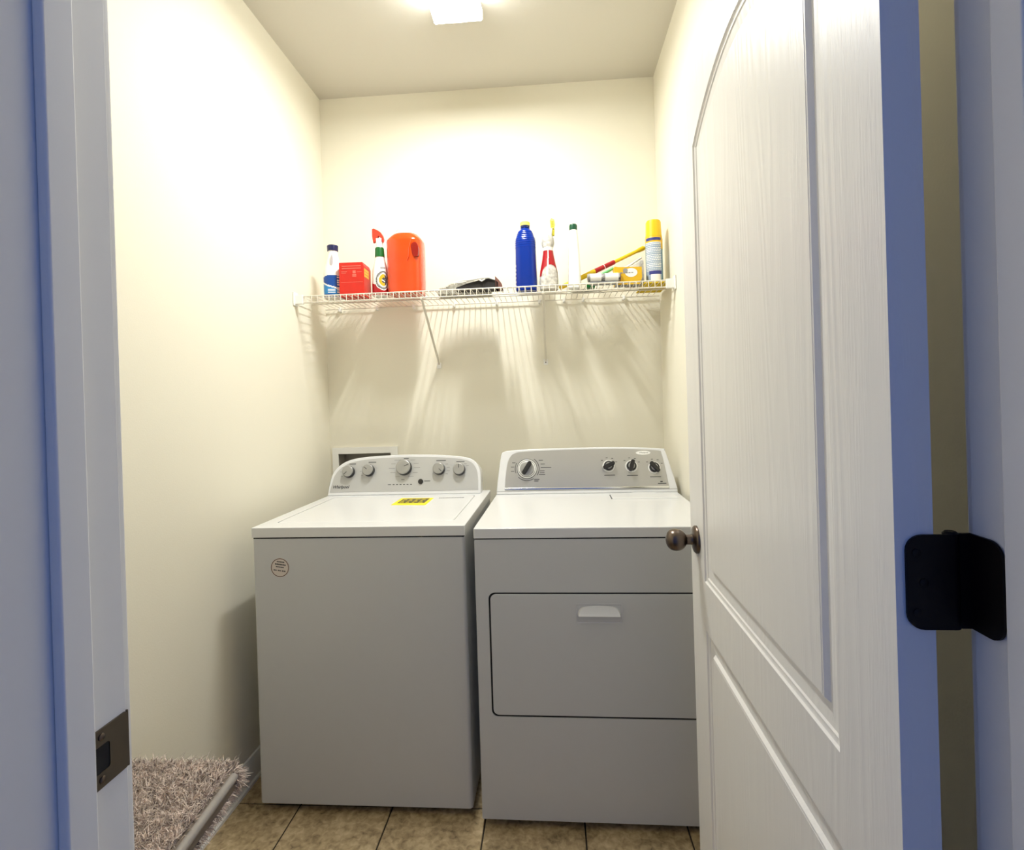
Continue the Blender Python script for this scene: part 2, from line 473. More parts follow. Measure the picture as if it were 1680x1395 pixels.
# ------------------------------------------------------------------ panel door, open into the room
DW, DT, DH = 0.8253, 0.0348, 2.032
door = root('door_1', 'white two-panel door with arched top panel and round knob, swung open', 'door', (1.4065, -2.0492 + 0.0, 0.012), 1.5535 - PI / 2, kind='structure')
# local: +y along the door width from the hinge edge, +x through the thickness, the seen face is x = 0
def door_outlines():
    up = [(0.115, 0.875), (0.705, 0.875), (0.705, 1.850)]
    arc = []
    for k in range(1, 24):
        t = k / 24.0; y = 0.705 - (0.59) * t
        arc.append((y, 1.850 + 0.090 * (math.sin(PI * t) ** 0.85)))
    up += arc + [(0.115, 1.850)]
    lo = [(0.115, 0.215), (0.705, 0.215), (0.705, 0.765), (0.115, 0.765)]
    return up, lo
bm = bmesh.new()
UP, LO = door_outlines()
RECT = [(0, 0), (DW, 0), (DW, DH), (0, DH)]
def face_with_holes(bm, x, flip):
    es = []
    rings = []
    for lp in (RECT, UP, LO):
        vs = [bm.verts.new((x, y, z)) for y, z in lp]; rings.append(vs)
        for i in range(len(vs)): es.append(bm.edges.new((vs[i], vs[(i + 1) % len(vs)])))
    bmesh.ops.triangle_fill(bm, use_beauty=True, use_dissolve=False, edges=es)
    return rings
rf = face_with_holes(bm, 0.0, False); rb = face_with_holes(bm, DT, True)
for i in range(4): bm.faces.new((rf[0][i], rf[0][(i + 1) % 4], rb[0][(i + 1) % 4], rb[0][i]))
PROF = [(0.0, 0.0), (0.0025, 0.0030), (0.006, 0.0042), (0.010, 0.0040), (0.0125, 0.0062), (0.033, 0.0090), (0.037, 0.0090), (0.0415, 0.0032), (0.0445, 0.0024)]
def moulding(bm, ring, outline, x, s):
    prev = ring
    for off, dep in PROF[1:]:
        pl = offset_poly(outline, off)
        cur = [bm.verts.new((x + s * dep, y, z)) for y, z in pl]
        for i in range(len(cur)):
            bm.faces.new((prev[i], prev[(i + 1) % len(cur)], cur[(i + 1) % len(cur)], cur[i]))
        prev = cur
    return prev
fields = []
for ring, outl in ((rf[1], UP), (rf[2], LO)): fields.append((moulding(bm, ring, outl, 0.0, 1), outl))
for ring, outl in ((rb[1], UP), (rb[2], LO)):
    l = moulding(bm, ring, outl, DT, -1); bm.faces.new(l)
fpts = [[v.co.copy() for v in l] for l, _ in fields]
for l, _ in fields: bm.faces.new(l)
slab = finish('slab', bm, 'door_paint', door, smooth=22)
for pts in fpts:
    bm = bmesh.new()
    a = [Vector((p.x - 0.0003, p.y, p.z)) for p in pts]; b = [Vector((p.x + 0.002, p.y, p.z)) for p in pts]
    loops(bm, [a, b]); finish('panel', bm, 'door_paint', door, smooth=22)
# knob sets
KY = 0.765; KZ = ZK - 0.012
def knob(side):
    x0 = 0.0 if side < 0 else DT
    P = [(0.0325, 0), (0.0325, 0.004), (0.029, 0.008), (0.020, 0.0105), (0.0125, 0.012), (0.0118, 0.016), (0.0118, 0.024), (0.0130, 0.0265),
         (0.0180, 0.0300), (0.0225, 0.0355), (0.0250, 0.0425), (0.0256, 0.0490), (0.0248, 0.0560), (0.0222, 0.0625), (0.0175, 0.0675), (0.0105, 0.0710), (0.0, 0.0725)]
    bm = bmesh.new(); lathe(bm, [(r, side * h) for r, h in P[5:]], (x0, KY, KZ), 'x', 32)
    k = finish('knob', bm, 'bronze_nickel', door, smooth=50)
    k['label'] = 'round brushed bronze door knob'
    bm = bmesh.new(); lathe(bm, [(r, side * h) for r, h in P[:6]], (x0, KY, KZ), 'x', 32)
    finish('rose', bm, 'bronze_nickel', k, smooth=50)
knob(-1); knob(1)
boxo('latch_plate', (0.006, DW, KZ - 0.028), (0.029, DW + 0.001, KZ + 0.028), 'strike_metal', door)
# hinges: leaf on the door edge, pin, leaf on the jamb
def hinge(zc):
    h = 0.0445
    def corner_pts(y0, y1, z0, z1, r, left):
        q = rrect(y0, y1, z0, z1, r, 6)
        return q
    bm = bmesh.new()
    # door leaf: plate on the hinge edge (faces the hall), rounded on its free side
    def half_round(x0, x1, r):      # rounded at x0 side only
        pts = [(x1, zc - h), (x1, zc + h)]
        for k in range(7):
            a = PI / 2 + PI / 2 * k / 6; pts.append((x0 + r + r * math.cos(a), zc + h - r + r * math.sin(a)))
        for k in range(7):
            a = PI + PI / 2 * k / 6; pts.append((x0 + r + r * math.cos(a), zc - h + r + r * math.sin(a)))
        return pts
    prism(bm, half_round(0.0085, 0.052, 0.0150), -0.0030, -0.0004)
    hg = finish('hinge', bm, 'hinge_bronze', door); hg['label'] = 'dark bronze butt hinge with rounded leaf corners'
    bm = bmesh.new()
    lathe(bm, [(0.0, -h - 0.001), (0.0045, -h - 0.001), (0.0065, -h), (0.0065, h), (0.0045, h + 0.002), (0, h + 0.002)], (0.0520, 0.0035, zc), 'z', 18)
    finish('pin', bm, 'hinge_bronze', hg)
    # jamb leaf, lying against the jamb face
    bm = bmesh.new()
    y0, y1, r = -0.0365, 0.004, 0.0150
    pts = [(y1, zc + h), (y1, zc - h)]
    for k in range(7):
        a = -PI / 2 - PI / 2 * k / 6; pts.append((y0 + r + r * math.cos(a), zc - h + r + r * math.sin(a)))
    for k in range(7):
        a = PI - PI / 2 * k / 6; pts.append((y0 + r + r * math.cos(a), zc + h - r + r * math.sin(a)))
    JX = RX - 1.4065
    loops(bm, [[(JX - 0.0030, y, z) for y, z in pts], [(JX - 0.0006, y, z) for y, z in pts]])
    box(bm, (0.050, 0.0005, zc - h), (JX - 0.0006, 0.0040, zc + h))
    finish('jamb_leaf', bm, 'hinge_bronze', hg)
    for dz in (-0.028, 0.0, 0.028):
        bm = bmesh.new(); lathe(bm, [(0.0040, 0.0), (0.0040, -0.0008), (0.002, -0.0012), (0, -0.0012)], (0.0175 + (0.006 if dz == 0 else 0), -0.0030, zc + dz), 'y', 12)
        finish('screw', bm, 'hinge_bronze', hg)
for zc in (0.24, 1.1115, 1.83): hinge(zc)

# ------------------------------------------------------------------ ceiling light
lt = root('ceiling_light', 'bright white wrap-around fluorescent fixture on the ceiling', 'light', (0.781, -0.735, RH), 0)
LL = 0.170
boxo('base_pan', (-0.078, -LL, -0.020), (0.078, LL, 0), 'plastic_white', lt, 0.003)
bm = bmesh.new()
pts = [(-0.080, -0.012), (-0.0905, -0.040), (-0.0905, -0.070), (-0.086, -0.075), (-0.020, -0.0755), (0.020, -0.0755), (0.086, -0.075), (0.0905, -0.070), (0.0905, -0.040), (0.080, -0.012)]
vl = loops(bm, [[(x, -LL, z) for x, z in pts], [(x, LL, z) for x, z in pts]], True, True, 2)
bm.faces.ensure_lookup_table()
for f in bm.faces:
    c = f.calc_center_median()
    if len(f.verts) == 4 and c.z < -0.0745: f.material_index = 1 if abs(c.x) < 0.02 else 0
finish('lens', bm, ['lens', 'lens_core', 'lens_side'], lt, smooth=0)
for y in (-LL - 0.002, LL - 0.001):
    bm = bmesh.new(); prism(bm, [(-0.082, 0.0), (-0.0925, -0.040), (-0.0925, -0.071), (-0.087, -0.077), (0.087, -0.077), (0.0925, -0.071), (0.0925, -0.040), (0.082, 0.0)], y, y + 0.003)
    finish('end_cap', bm, 'plastic_white', lt, smooth=0)

# ------------------------------------------------------------------ washer outlet box in the wall
ob = root('washer_outlet_box', 'white recessed water supply box in the wall behind the washer', 'outlet box', (0.1747, 0, 1.0), 0)
bm = bmesh.new()
o_ = [(0.0127 - 0.1747, -0.13), (0.3366 - 0.1747, -0.13), (0.3366 - 0.1747, 0.104), (0.0127 - 0.1747, 0.104)]
i_ = [(0.0424 - 0.1747, -0.098), (0.3024 - 0.1747, -0.098), (0.3024 - 0.1747, 0.0735), (0.0424 - 0.1747, 0.0735)]
l1 = [(x, -0.001, z) for x, z in o_]; l2 = [(x, -0.008, z) for x, z in o_]; l3 = [(x, -0.008, z) for x, z in i_]; l4 = [(x, -0.001, z) for x, z in i_]
loops(bm, [l1, l2, l3, l4], False, False)
finish('frame', bm, 'plastic_white', ob, smooth=0)
bm = bmesh.new()
loops(bm, [[(x, -0.002, z) for x, z in i_], [(x, 0.088, z) for x, z in i_]], False, True)
finish('recess', bm, 'recess_grey', ob, smooth=0)
for x in (-0.07, 0.055):
    bm = bmesh.new(); lathe(bm, [(0.012, 0), (0.012, 0.05), (0.018, 0.05), (0.018, 0.065), (0.012, 0.07)], (x, 0.045, -0.097), 'z', 16)
    v = finish('valve', bm, 'brass', ob)
    bm = bmesh.new(); box(bm, (x - 0.022, 0.020, -0.020), (x + 0.022, 0.030, -0.010), 0.002); finish('lever', bm, 'label_red' if x < 0 else 'label_blue', v)

# ------------------------------------------------------------------ appliances
TILT = 0.35
CT, ST = math.cos(TILT), math.sin(TILT)
class Panel:
    def __init__(s, y, z): s.y, s.z = y, z
    def p(s, u, t, o=0.0): return Vector((u, s.y + t * ST - o * CT, s.z + t * CT + o * ST))
    def m(s, u, t, o=0.0, rot=0.0):
        ex, et, n = Vector((1, 0, 0)), Vector((0, ST, CT)), Vector((0, -CT, ST))
        c, q = math.cos(rot), math.sin(rot)
        a, b = c * ex + q * et, -q * ex + c * et
        return Matrix.Translation(s.p(u, t, o)) @ Matrix((a, b, n)).transposed().to_4x4()
    def plate(s, bm, pts, o0, o1, mi=0, bev=0.0):
        vl = loops(bm, [[s.p(u, t, o0) for u, t in pts], [s.p(u, t, o1) for u, t in pts]], True, True, mi)
        if bev:
            l = vl[-1]
            bmesh.ops.bevel(bm, geom=[bm.edges.get((l[i], l[(i + 1) % len(l)])) for i in range(len(l))], offset=bev, segments=2, affect='EDGES', profile=0.5)
    def rects(s, name, rs, m, parent, o=0.0016):
        bm = bmesh.new()
        for u, t, w_, h_ in rs:
            vs = [bm.verts.new(s.p(u + a * w_ / 2, t + b * h_ / 2, o)) for a, b in ((-1, -1), (1, -1), (1, 1), (-1, 1))]
            bm.faces.new(vs)
        return finish(name, bm, m, parent, smooth=0)
    def legend(s, *a):
        o = s.rects(*a); o['kind'] = 'stuff'; return o
    def lathe(s, bm, prof, u, t, seg=30, mi=0):
        ls = [[s.p(u + max(r, 1e-5) * math.cos(2 * PI * k / seg), t + max(r, 1e-5) * math.sin(2 * PI * k / seg), h) for k in range(seg)] for r, h in prof]
        loops(bm, ls, True, True, mi)

def shell(bm, P, outline, back_y, drop=0.012, inset=0.01):
    """console body: tilted front outline lofted to an upright rear outline"""
    f0 = [P.p(u, t, 0) for u, t in offset_poly(outline, 0.005)]
    f1 = [P.p(u, t, -0.004) for u, t in offset_poly(outline, 0.0012)]
    f2 = [P.p(u, t, -0.010) for u, t in outline]
    zc = P.z
    bk = [Vector((min(max(v.x, min(u for u, t in outline) + inset), max(u for u, t in outline) - inset), back_y, zc + max(0, (v.z - zc)) * 0.90)) for v in f2]
    loops(bm, [f0, f1, f2, bk], True, True)

ENAM = 'enamel'
# ---- washer
W0, WD = 0.697, 0.690
wash = root('washing_machine', 'white top-load washer with rounded grey control panel and round sticker on its front', 'washing machine', (0.1055, -0.8935, 0), -0.0097)
bm = bmesh.new()
pl = rrect(0, W0, 0.004, WD - 0.03, 0.011, 5)
loops(bm, [[(x, y, 0.025) for x, y in pl], [(x, y, 0.8800) for x, y in pl], [(x, y, 0.8830) for x, y in offset_poly(pl, 0.002)]])
finish('cabinet', bm, 'enamel_shaded', wash)
boxo('seam', (0.003, 0.0062, 0.8825), (W0 - 0.003, WD - 0.04, 0.8890), 'black_gap', wash)
# top panel as a frame around the lid
LX0, LX1, LY0, LY1 = 0.047, 0.651, 0.066, 0.545
bm = bmesh.new()
po = rrect(-0.002, W0 + 0.002, 0, WD - 0.02, 0.006, 5); pi_ = rrect(LX0, LX1, LY0, LY1, 0.018, 5)
A = [[(x, y, 0.8885) for x, y in pi_], [(x, y, 0.8885) for x, y in po], [(x, y, 0.9165) for x, y in po], [(x, y, 0.9192) for x, y in offset_poly(po, 0.0012)], [(x, y, 0.9205) for x, y in offset_poly(po, 0.004)], [(x, y, 0.9205) for x, y in pi_], [(x, y, 0.8885) for x, y in pi_]]
loops(bm, A, False, False)
finish('top_panel', bm, ENAM, wash)
bm = bmesh.new()
pl = rrect(LX0 + 0.003, LX1 - 0.003, LY0 + 0.003, LY1 - 0.003, 0.016, 5)
loops(bm, [[(x, y, 0.893) for x, y in pl], [(x, y, 0.9185) for x, y in pl], [(x, y, 0.9205) for x, y in offset_poly(pl, 0.002)], [(x, y, 0.9212) for x, y in offset_poly(pl, 0.006)]])
lid = finish('lid', bm, ENAM, wash)
boxo('lid_gap', (LX0 + 0.001, LY0 + 0.001, 0.889), (LX1 - 0.001, LY1 - 0.001, 0.893), 'black_gap', wash)
# lid sticker, warning print
def flat(name, pts, z, m, parent):
    bm = bmesh.new(); loops(bm, [[(x, y, z) for x, y in pts], [(x, y, z + 0.0004) for x, y in pts]]); return finish(name, bm, m, parent, smooth=0)
st = flat('lid_sticker', [(0.352, 0.350), (0.490, 0.338), (0.488, 0.492), (0.352, 0.497)], 0.9212, 'sticker_yellow', lid)
st['label'] = 'yellow warning sticker on the washer lid'
bm = bmesh.new()
for a, b, c, d in ((0.366, 0.385, 0.474, 0.480),): box(bm, (a, b, 0.9216), (c, d, 0.9219))
pr = finish('sticker_print', bm, 'sticker_dark', st, smooth=0)
bm = bmesh.new()
for r in range(5):
    y = 0.395 + r * 0.017
    for q in range(4):
        a = 0.372 + q * 0.025
        box(bm, (a, y, 0.9219), (a + 0.017 - 0.004 * ((q + r) % 3), y + 0.005, 0.9221))
finish('sticker_text', bm, 'sticker_yellow', st, smooth=0)
bm = bmesh.new()
x = 0.510
while x < 0.612:
    w_ = random.uniform(0.004, 0.009); box(bm, (x, 0.483, 0.9212), (x + w_, 0.495, 0.9214)); x += w_ + 0.0018
finish('lid_print', bm, 'dark_ink', lid, smooth=0)
# console
PW = Panel(0.580, 0.9205)
WO = [(0.0, 0.0)] + [(0.668, 0.0)] + catmull([(0.668, 0.0), (0.6665, 0.070), (0.656, 0.118), (0.622, 0.154), (0.540, 0.1695), (0.4024, 0.1775), (0.270, 0.1775), (0.1484, 0.1710), (0.078, 0.157), (0.034, 0.130), (0.0115, 0.0960), (0.003, 0.050), (0.0, 0.0)], 4)[1:-1]
bm = bmesh.new(); shell(bm, PW, WO, WD - 0.005, inset=0.004)
con = finish('console', bm, ENAM, wash, smooth=50)
WP = [(0.0105, 0.0160)] + [(0.6565, 0.0160)] + catmull([(0.6565, 0.0160), (0.6545, 0.070), (0.645, 0.110), (0.614, 0.142), (0.536, 0.1570), (0.4024, 0.1645), (0.270, 0.1645), (0.156, 0.1575), (0.088, 0.144), (0.047, 0.119), (0.025, 0.0890), (0.016, 0.050), (0.0105, 0.0160)], 4)[1:-1]
bm = bmesh.new(); PW.plate(bm, WP, -0.001, 0.0012)
cp = finish('control_panel', bm, 'panel_silver', wash, smooth=30); cp['label'] = 'silver grey control panel'
def washer_knob(u, t, r, ang):
    bm = bmesh.new()
    PW.lathe(bm, [(r, 0.001), (r, 0.014), (r * 0.97, 0.021), (r * 0.93, 0.023)], u, t)
    k = finish('knob', bm, 'black_plastic', wash)  # black skirt paints in the shadow side of the knob
    bm = bmesh.new()
    PW.lathe(bm, [(r * 0.945, 0.021), (r * 0.945, 0.0235), (r * 0.88, 0.0255), (r * 0.80, 0.0260)], u, t)
    finish('knob_face', bm, 'knob_silver', k)
    bm = bmesh.new()
    c, s = math.cos(ang), math.sin(ang)
    q = [(u + c * a - s * b, t + s * a + c * b) for a, b in ((r * 0.15, -0.0012), (r * 0.78, -0.0012), (r * 0.78, 0.0012), (r * 0.15, 0.0012))]
    PW.plate(bm, q, 0.0255, 0.0268); finish('pointer', bm, 'dark_ink', k, smooth=0)
for u, t, r, a in ((0.0885, 0.103, 0.0255, 3.9), (0.1765, 0.108, 0.0255, 2.5), (0.3325, 0.117, 0.0335, 0.45), (0.4860, 0.108, 0.0255, -0.75), (0.5740, 0.104, 0.0255, 1.6)):
    washer_knob(u, t, r, a)
bm = bmesh.new(); PW.lathe(bm, [(0.0108, 0.001), (0.0108, 0.005), (0.0085, 0.007), (0, 0.007)], 0.4075, 0.056)
finish('start_button', bm, 'black_plastic', wash)
text_obj('logo', 'Whirlpool', 0.0185, 'dark_ink', wash, PW.m(0.0205, 0.0325, 0.0017), 0.22, 0.0004, 0.94)
# small legends printed round the knobs
rs = []
def ring_legend(u, t, r, angs, wv=0.014):
    for a in angs:
        s = 1 if math.cos(a) >= 0 else -1
        rs.append((u + r * math.cos(a) + s * wv * 0.45 * abs(math.cos(a)), t + r * math.sin(a), wv * random.uniform(0.75, 1.1), 0.0022))
ring_legend(0.0885, 0.103, 0.034, (2.5, 3.1, 3.7), 0.009)
ring_legend(0.1765, 0.108, 0.034, (2.6, 3.2, 3.8), 0.008)
ring_legend(0.3325, 0.117, 0.044, (2.2, 2.7, 3.15, 3.6, 4.2, 0.9, 0.45, 0.0, -0.5, -1.0), 0.026)
ring_legend(0.4860, 0.108, 0.034, (0.7, 0.25, -0.2, -0.65), 0.014)
ring_legend(0.5740, 0.104, 0.034, (0.9, 0.55), 0.014)
PW.legend('printed_legend', rs, 'grey_ink', wash)
PW.legend('heading_print', [(0.100, 0.139, 0.030, 0.003), (0.188, 0.145, 0.034, 0.003), (0.338, 0.1585, 0.022, 0.0028), (0.492, 0.1465, 0.042, 0.003), (0.577, 0.140, 0.036, 0.003)] + [(0.290 + i * 0.0152, 0.0445, 0.0085, 0.0034) for i in range(6)] + [(0.272, 0.0445, 0.014, 0.0026), (0.436, 0.058, 0.026, 0.003), (0.329, 0.066, 0.014, 0.002)], 'dark_ink', wash, 0.00165)
# round front sticker
stk = None
bm = bmesh.new(); lathe(bm, [(0.031, 0.004), (0.031, 0.0034), (0, 0.0034)], (0.091, 0.0, 0.790), 'y', 40)
stk = finish('front_sticker', bm, 'sticker_paper', wash); stk['label'] = 'small round paper sticker with lines of print'
bm = bmesh.new()
for r0, r1 in ((0.0278, 0.0300),):
    a = [bm.verts.new((0.091 + r0 * math.cos(2 * PI * k / 48), 0.0031, 0.790 + r0 * math.sin(2 * PI * k / 48))) for k in range(48)]
    b = [bm.verts.new((0.091 + r1 * math.cos(2 * PI * k / 48), 0.0031, 0.790 + r1 * math.sin(2 * PI * k / 48))) for k in range(48)]
    for k in range(48): bm.faces.new((a[k], a[(k + 1) % 48], b[(k + 1) % 48], b[k]))
finish('sticker_ring', bm, 'red_brown_ink', stk, smooth=0)
bm = bmesh.new()
def slant_bar(xc, zc, w_, h_, sl=-0.14):
    vs = [bm.verts.new((xc + a * w_ / 2, 0.0030, zc + a * w_ / 2 * sl + b * h_ / 2)) for a, b in ((-1, -1), (1, -1), (1, 1), (-1, 1))]; bm.faces.new(vs)
for xc, zc, w_, h_ in ((0.0935, 0.8085, 0.026, 0.0036), (0.0925, 0.8000, 0.036, 0.0042), (0.0905, 0.7920, 0.027, 0.0034), (0.0745, 0.7825, 0.011, 0.0036), (0.0885, 0.7805, 0.011, 0.0036), (0.1030, 0.7785, 0.013, 0.0036)):
    n_ = max(2, int(w_ / 0.0048))
    for i in range(n_):
        x_ = -w_ / 2 + (i + 0.5) * w_ / n_
        slant_bar(xc + x_, zc - 0.14 * x_, w_ / n_ * 0.86, h_)
finish('sticker_text', bm, 'dark_ink', stk, smooth=0)
for x in (0.05, W0 - 0.05):
    for y in (0.06, WD - 0.09):
        bm = bmesh.new(); lathe(bm, [(0.02, 0.0), (0.02, 0.012), (0.008, 0.014), (0.008, 0.028)], (x, y, 0), 'z', 16); finish('foot', bm, 'foot_rubber', wash)

# ---- dryer
D0, DD = 0.737, 0.715
dry = root('clothes_dryer', 'white front-load dryer with drop-down door and brushed silver control panel', 'dryer', (0.8375, -0.9355, 0), -0.0171)
bm = bmesh.new(); pl = rrect(0, D0, 0.006, DD - 0.02, 0.008, 4)
loops(bm, [[(x, y, 0.027) for x, y in pl], [(x, y, 0.880) for x, y in pl]])
finish('cabinet', bm, 'enamel_shaded', dry)
# front skin with a door opening
def ring_front(bm, outer, hole, y0, y1):
    a = [bm.verts.new((x, y0, z)) for x, z in outer]; b = [bm.verts.new((x, y0, z)) for x, z in hole]
    c = [bm.verts.new((x, y1, z)) for x, z in outer]; d = [bm.verts.new((x, y1, z)) for x, z in hole]
    for i in range(len(a)):
        j = (i + 1) % len(a)
        bm.faces.new((a[i], a[j], b[j], b[i])); bm.faces.new((a[i], a[j], c[j], c[i])); bm.faces.new((b[i], b[j], d[j], d[i]))
fo = rrect(0.0005, D0 - 0.0005, 0.025, 0.8835, 0.004, 6)
DX0, DX1, DZ0, DZ1 = 0.0395, D0 - 0.0395, 0.3405, 0.7215
dh = rrect(DX0, DX1, DZ0, DZ1, 0.020, 6)
bm = bmesh.new(); ring_front(bm, fo, dh, 0.0, 0.0062)
finish('front_panel', bm, 'enamel_shaded', dry)
boxo('door_gap', (DX0 - 0.004, 0.0030, DZ0 - 0.004), (DX1 + 0.004, 0.0060, DZ1 + 0.004), 'black_gap', dry)
g = 0.0056
di = rrect(DX0 + g, DX1 - g, DZ0 + g, DZ1 - g, 0.017, 6)
HX0, HX1, HZ0, HZ1 = 0.302, 0.446, 0.626, 0.689
hh = rrect(HX0, HX1, HZ0, HZ1, 0.009, 6)
bm = bmesh.new()
la = [(x, 0.0055, z) for x, z in di]; lb = [(x, 0.0006, z) for x, z in di]; lc = [(x, -0.0008, z) for x, z in offset_poly(di, 0.002)]
ld = [(x, -0.0008, z) for x, z in hh]
loops(bm, [la, lb, lc, ld], True, False)
ddoor = finish('dryer_door', bm, 'enamel_shaded', dry)
# handle: recessed pocket with an arched grip
bm = bmesh.new()
def pocket_y(x, z):
    return 0.0
pk = offset_poly(hh, 0.0035)
loops(bm, [[(x, -0.0008, z) for x, z in hh], [(x, -0.0020, z) for x, z in hh], [(x, -0.0020, z) for x, z in pk], [(x, -0.0006, z) for x, z in offset_poly(pk, 0.003)]], False, True)
hd = finish('handle_plate', bm, 'enamel_shaded', ddoor, smooth=20); 
bm = bmesh.new()
arch = [(0.309, 0.6555), (0.439, 0.6555)] + catmull([(0.439, 0.6555), (0.4345, 0.668), (0.420, 0.6785), (0.374, 0.6825), (0.328, 0.6785), (0.3135, 0.668), (0.309, 0.6555)], 5)[1:-1]
cx = 0.374
top = [(cx + (x - cx) * 0.95, -0.0015 - 0.017 * max(0.0, (0.6825 - z) / 0.027), z) for x, z in arch]
base = [(x, 0.001, z) for x, z in arch]
loops(bm, [base, top])
finish('handle_grip', bm, 'enamel', hd, smooth=30)
# top
bm = bmesh.new(); po = rrect(-0.0015, D0 + 0.0015, -0.002, DD - 0.01, 0.006, 5)
loops(bm, [[(x, y, 0.8880) for x, y in po], [(x, y, 0.9150) for x, y in po], [(x, y, 0.9175) for x, y in offset_poly(po, 0.0012)], [(x, y, 0.9190) for x, y in offset_poly(po, 0.004)]])
finish('top_panel', bm, ENAM, dry)
boxo('seam', (0.003, 0.0022, 0.8800), (D0 - 0.003, DD - 0.03, 0.8885), 'black_gap', dry)
# lint screen cover at the right of the top, its grip reaching over the console foot
bm = bmesh.new()
lp = [(0.464, 0.451), (0.712, 0.451), (0.712, 0.556), (0.660, 0.556), (0.646, 0.578), (0.556, 0.578), (0.538, 0.556), (0.464, 0.556)]
loops(bm, [[(x, y, 0.918) for x, y in lp], [(x, y, 0.9215) for x, y in lp], [(x, y, 0.9230) for x, y in offset_poly(lp, 0.003)]])
finish('lint_screen_cover', bm, ENAM, dry, smooth=20)
boxo('lint_gap', (0.4605, 0.455, 0.9186), (0.4640, 0.545, 0.9198), 'dark_ink', dry)
PD = Panel(0.585, 0.9190)
DO = [(0.0, 0.0), (0.7385, 0.0), (0.7395, 0.0160)] + catmull([(0.7395, 0.016), (0.7230, 0.095), (0.7045, 0.1720), (0.6930, 0.1845), (0.600, 0.1915), (0.4628, 0.1960), (0.280, 0.1965), (0.120, 0.1940), (0.0549, 0.1900), (0.0300, 0.1850), (0.0176, 0.1700), (0.0075, 0.090), (0.0, 0.016)], 4)[1:-1] + [(0.0, 0.016)]
bm = bmesh.new(); shell(bm, PD, DO, DD - 0.012, inset=0.004)
finish('console', bm, ENAM, dry, smooth=50)
DP = [(0.0350, 0.0260), (0.7045, 0.0240)] + catmull([(0.7045, 0.0240), (0.6960, 0.100), (0.6860, 0.160), (0.6720, 0.1750), (0.560, 0.1825), (0.420, 0.1860), (0.260, 0.1855), (0.120, 0.1820), (0.0800, 0.1760), (0.0580, 0.1600), (0.0440, 0.120), (0.0350, 0.0260)], 4)[1:-1]
bm = bmesh.new(); PD.plate(bm, DP, -0.001, 0.0014)
cp = finish('control_panel', bm, 'panel_steel', dry, smooth=30); cp['label'] = 'brushed silver control panel'
bm = bmesh.new(); PD.plate(bm, [(0.0350, 0.0195), (0.7045, 0.0175), (0.7035, 0.0265), (0.0362, 0.0280)], -0.001, 0.0035, 0, 0.0015)
finish('chrome_strip', bm, 'chrome', dry)
bm = bmesh.new(); PD.plate(bm, [(0.002, 0.0135), (0.737, 0.0135), (0.737, 0.0150), (0.002, 0.0150)], -0.001, 0.0006)
finish('console_joint', bm, 'grey_ink', dry, smooth=0)
def ann(P, bm, u, t, r0, r1, o, a0=0, a1=2 * PI, n=48):
    full = abs(a1 - a0 - 2 * PI) < 1e-6
    K = n if full else n + 1
    a = [bm.verts.new(P.p(u + r0 * math.cos(a0 + (a1 - a0) * k / n), t + r0 * math.sin(a0 + (a1 - a0) * k / n), o)) for k in range(K)]
    b = [bm.verts.new(P.p(u + r1 * math.cos(a0 + (a1 - a0) * k / n), t + r1 * math.sin(a0 + (a1 - a0) * k / n), o)) for k in range(K)]
    for k in range(n): bm.faces.new((a[k], a[(k + 1) % K], b[(k + 1) % K], b[k]))
U1, T1 = 0.129, 0.1075
bm = bmesh.new()
PD.lathe(bm, [(0.0400, 0.001), (0.0395, 0.005), (0.0360, 0.0065), (0.0330, 0.0065)], U1, T1, 40); dial = finish('timer_dial', bm, 'plastic_white', dry)
bm = bmesh.new(); PD.lathe(bm, [(0.0300, 0.006), (0.0290, 0.013), (0.026, 0.015), (0, 0.015)], U1, T1, 36); finish('dial_disc', bm, 'knob_silver', dial)
bm = bmesh.new(); ann(PD, bm, U1, T1, 0.0405, 0.0428, 0.0019); ann(PD, bm, U1, T1, 0.0345, 0.0362, 0.0072)
ann(PD, bm, U1, T1, 0.0490, 0.0515, 0.0019, -0.6, 0.95, 20); ann(PD, bm, U1, T1, 0.0490, 0.0515, 0.0019, 2.6, 3.5, 12); ann(PD, bm, U1, T1, 0.0490, 0.0515, 0.0019, 3.9, 5.3, 14)
finish('dial_ring', bm, 'dark_ink', dial, smooth=0)
def grip(u, t, r, ang, h0, h1, wid, parent):
    bm = bmesh.new(); c, s = math.cos(ang), math.sin(ang)
    q = [(u + c * x - s * y, t + s * x + c * y) for x, y in rrect(-r, r, -wid, wid, wid * 0.85, 4)]
    PD.plate(bm, q, h0, h1, 0, 0.002); return finish('grip', bm, 'black_plastic', parent)
grip(U1, T1, 0.0300, 1.02, 0.012, 0.028, 0.0085, dial)
for u, t, a, gr in ((0.4675, 0.1125, 0.45, 0.0260), (0.5600, 0.1100, 1.25, 0.0245), (0.6520, 0.1025, 2.25, 0.0260)):
    bm = bmesh.new(); PD.lathe(bm, [(0.0255, 0.001), (0.0250, 0.003), (0.0220, 0.004)], u, t); sk = finish('selector_knob', bm, 'plastic_white', dry)
    bm = bmesh.new(); PD.lathe(bm, [(0.0205, 0.003), (0.0200, 0.013), (0.017, 0.015), (0, 0.015)], u, t); finish('knob_body', bm, 'black_plastic', sk)
    bm = bmesh.new(); PD.lathe(bm, [(0.0140, 0.0145), (0.0135, 0.0165), (0, 0.0168)], u, t); finish('knob_face', bm, 'knob_silver', sk)
    grip(u, t, gr, a, 0.012, 0.027, 0.0080, sk)
rs = []
def legend_arc(u, t, r, angs, wv, h=0.0024):
    for a in angs:
        rs.append((u + r * math.cos(a), t + r * math.sin(a), wv, h))
legend_arc(U1, T1, 0.062, (2.7, 3.0, 3.3), 0.014); legend_arc(U1, T1, 0.068, (0.55, 0.28), 0.018)
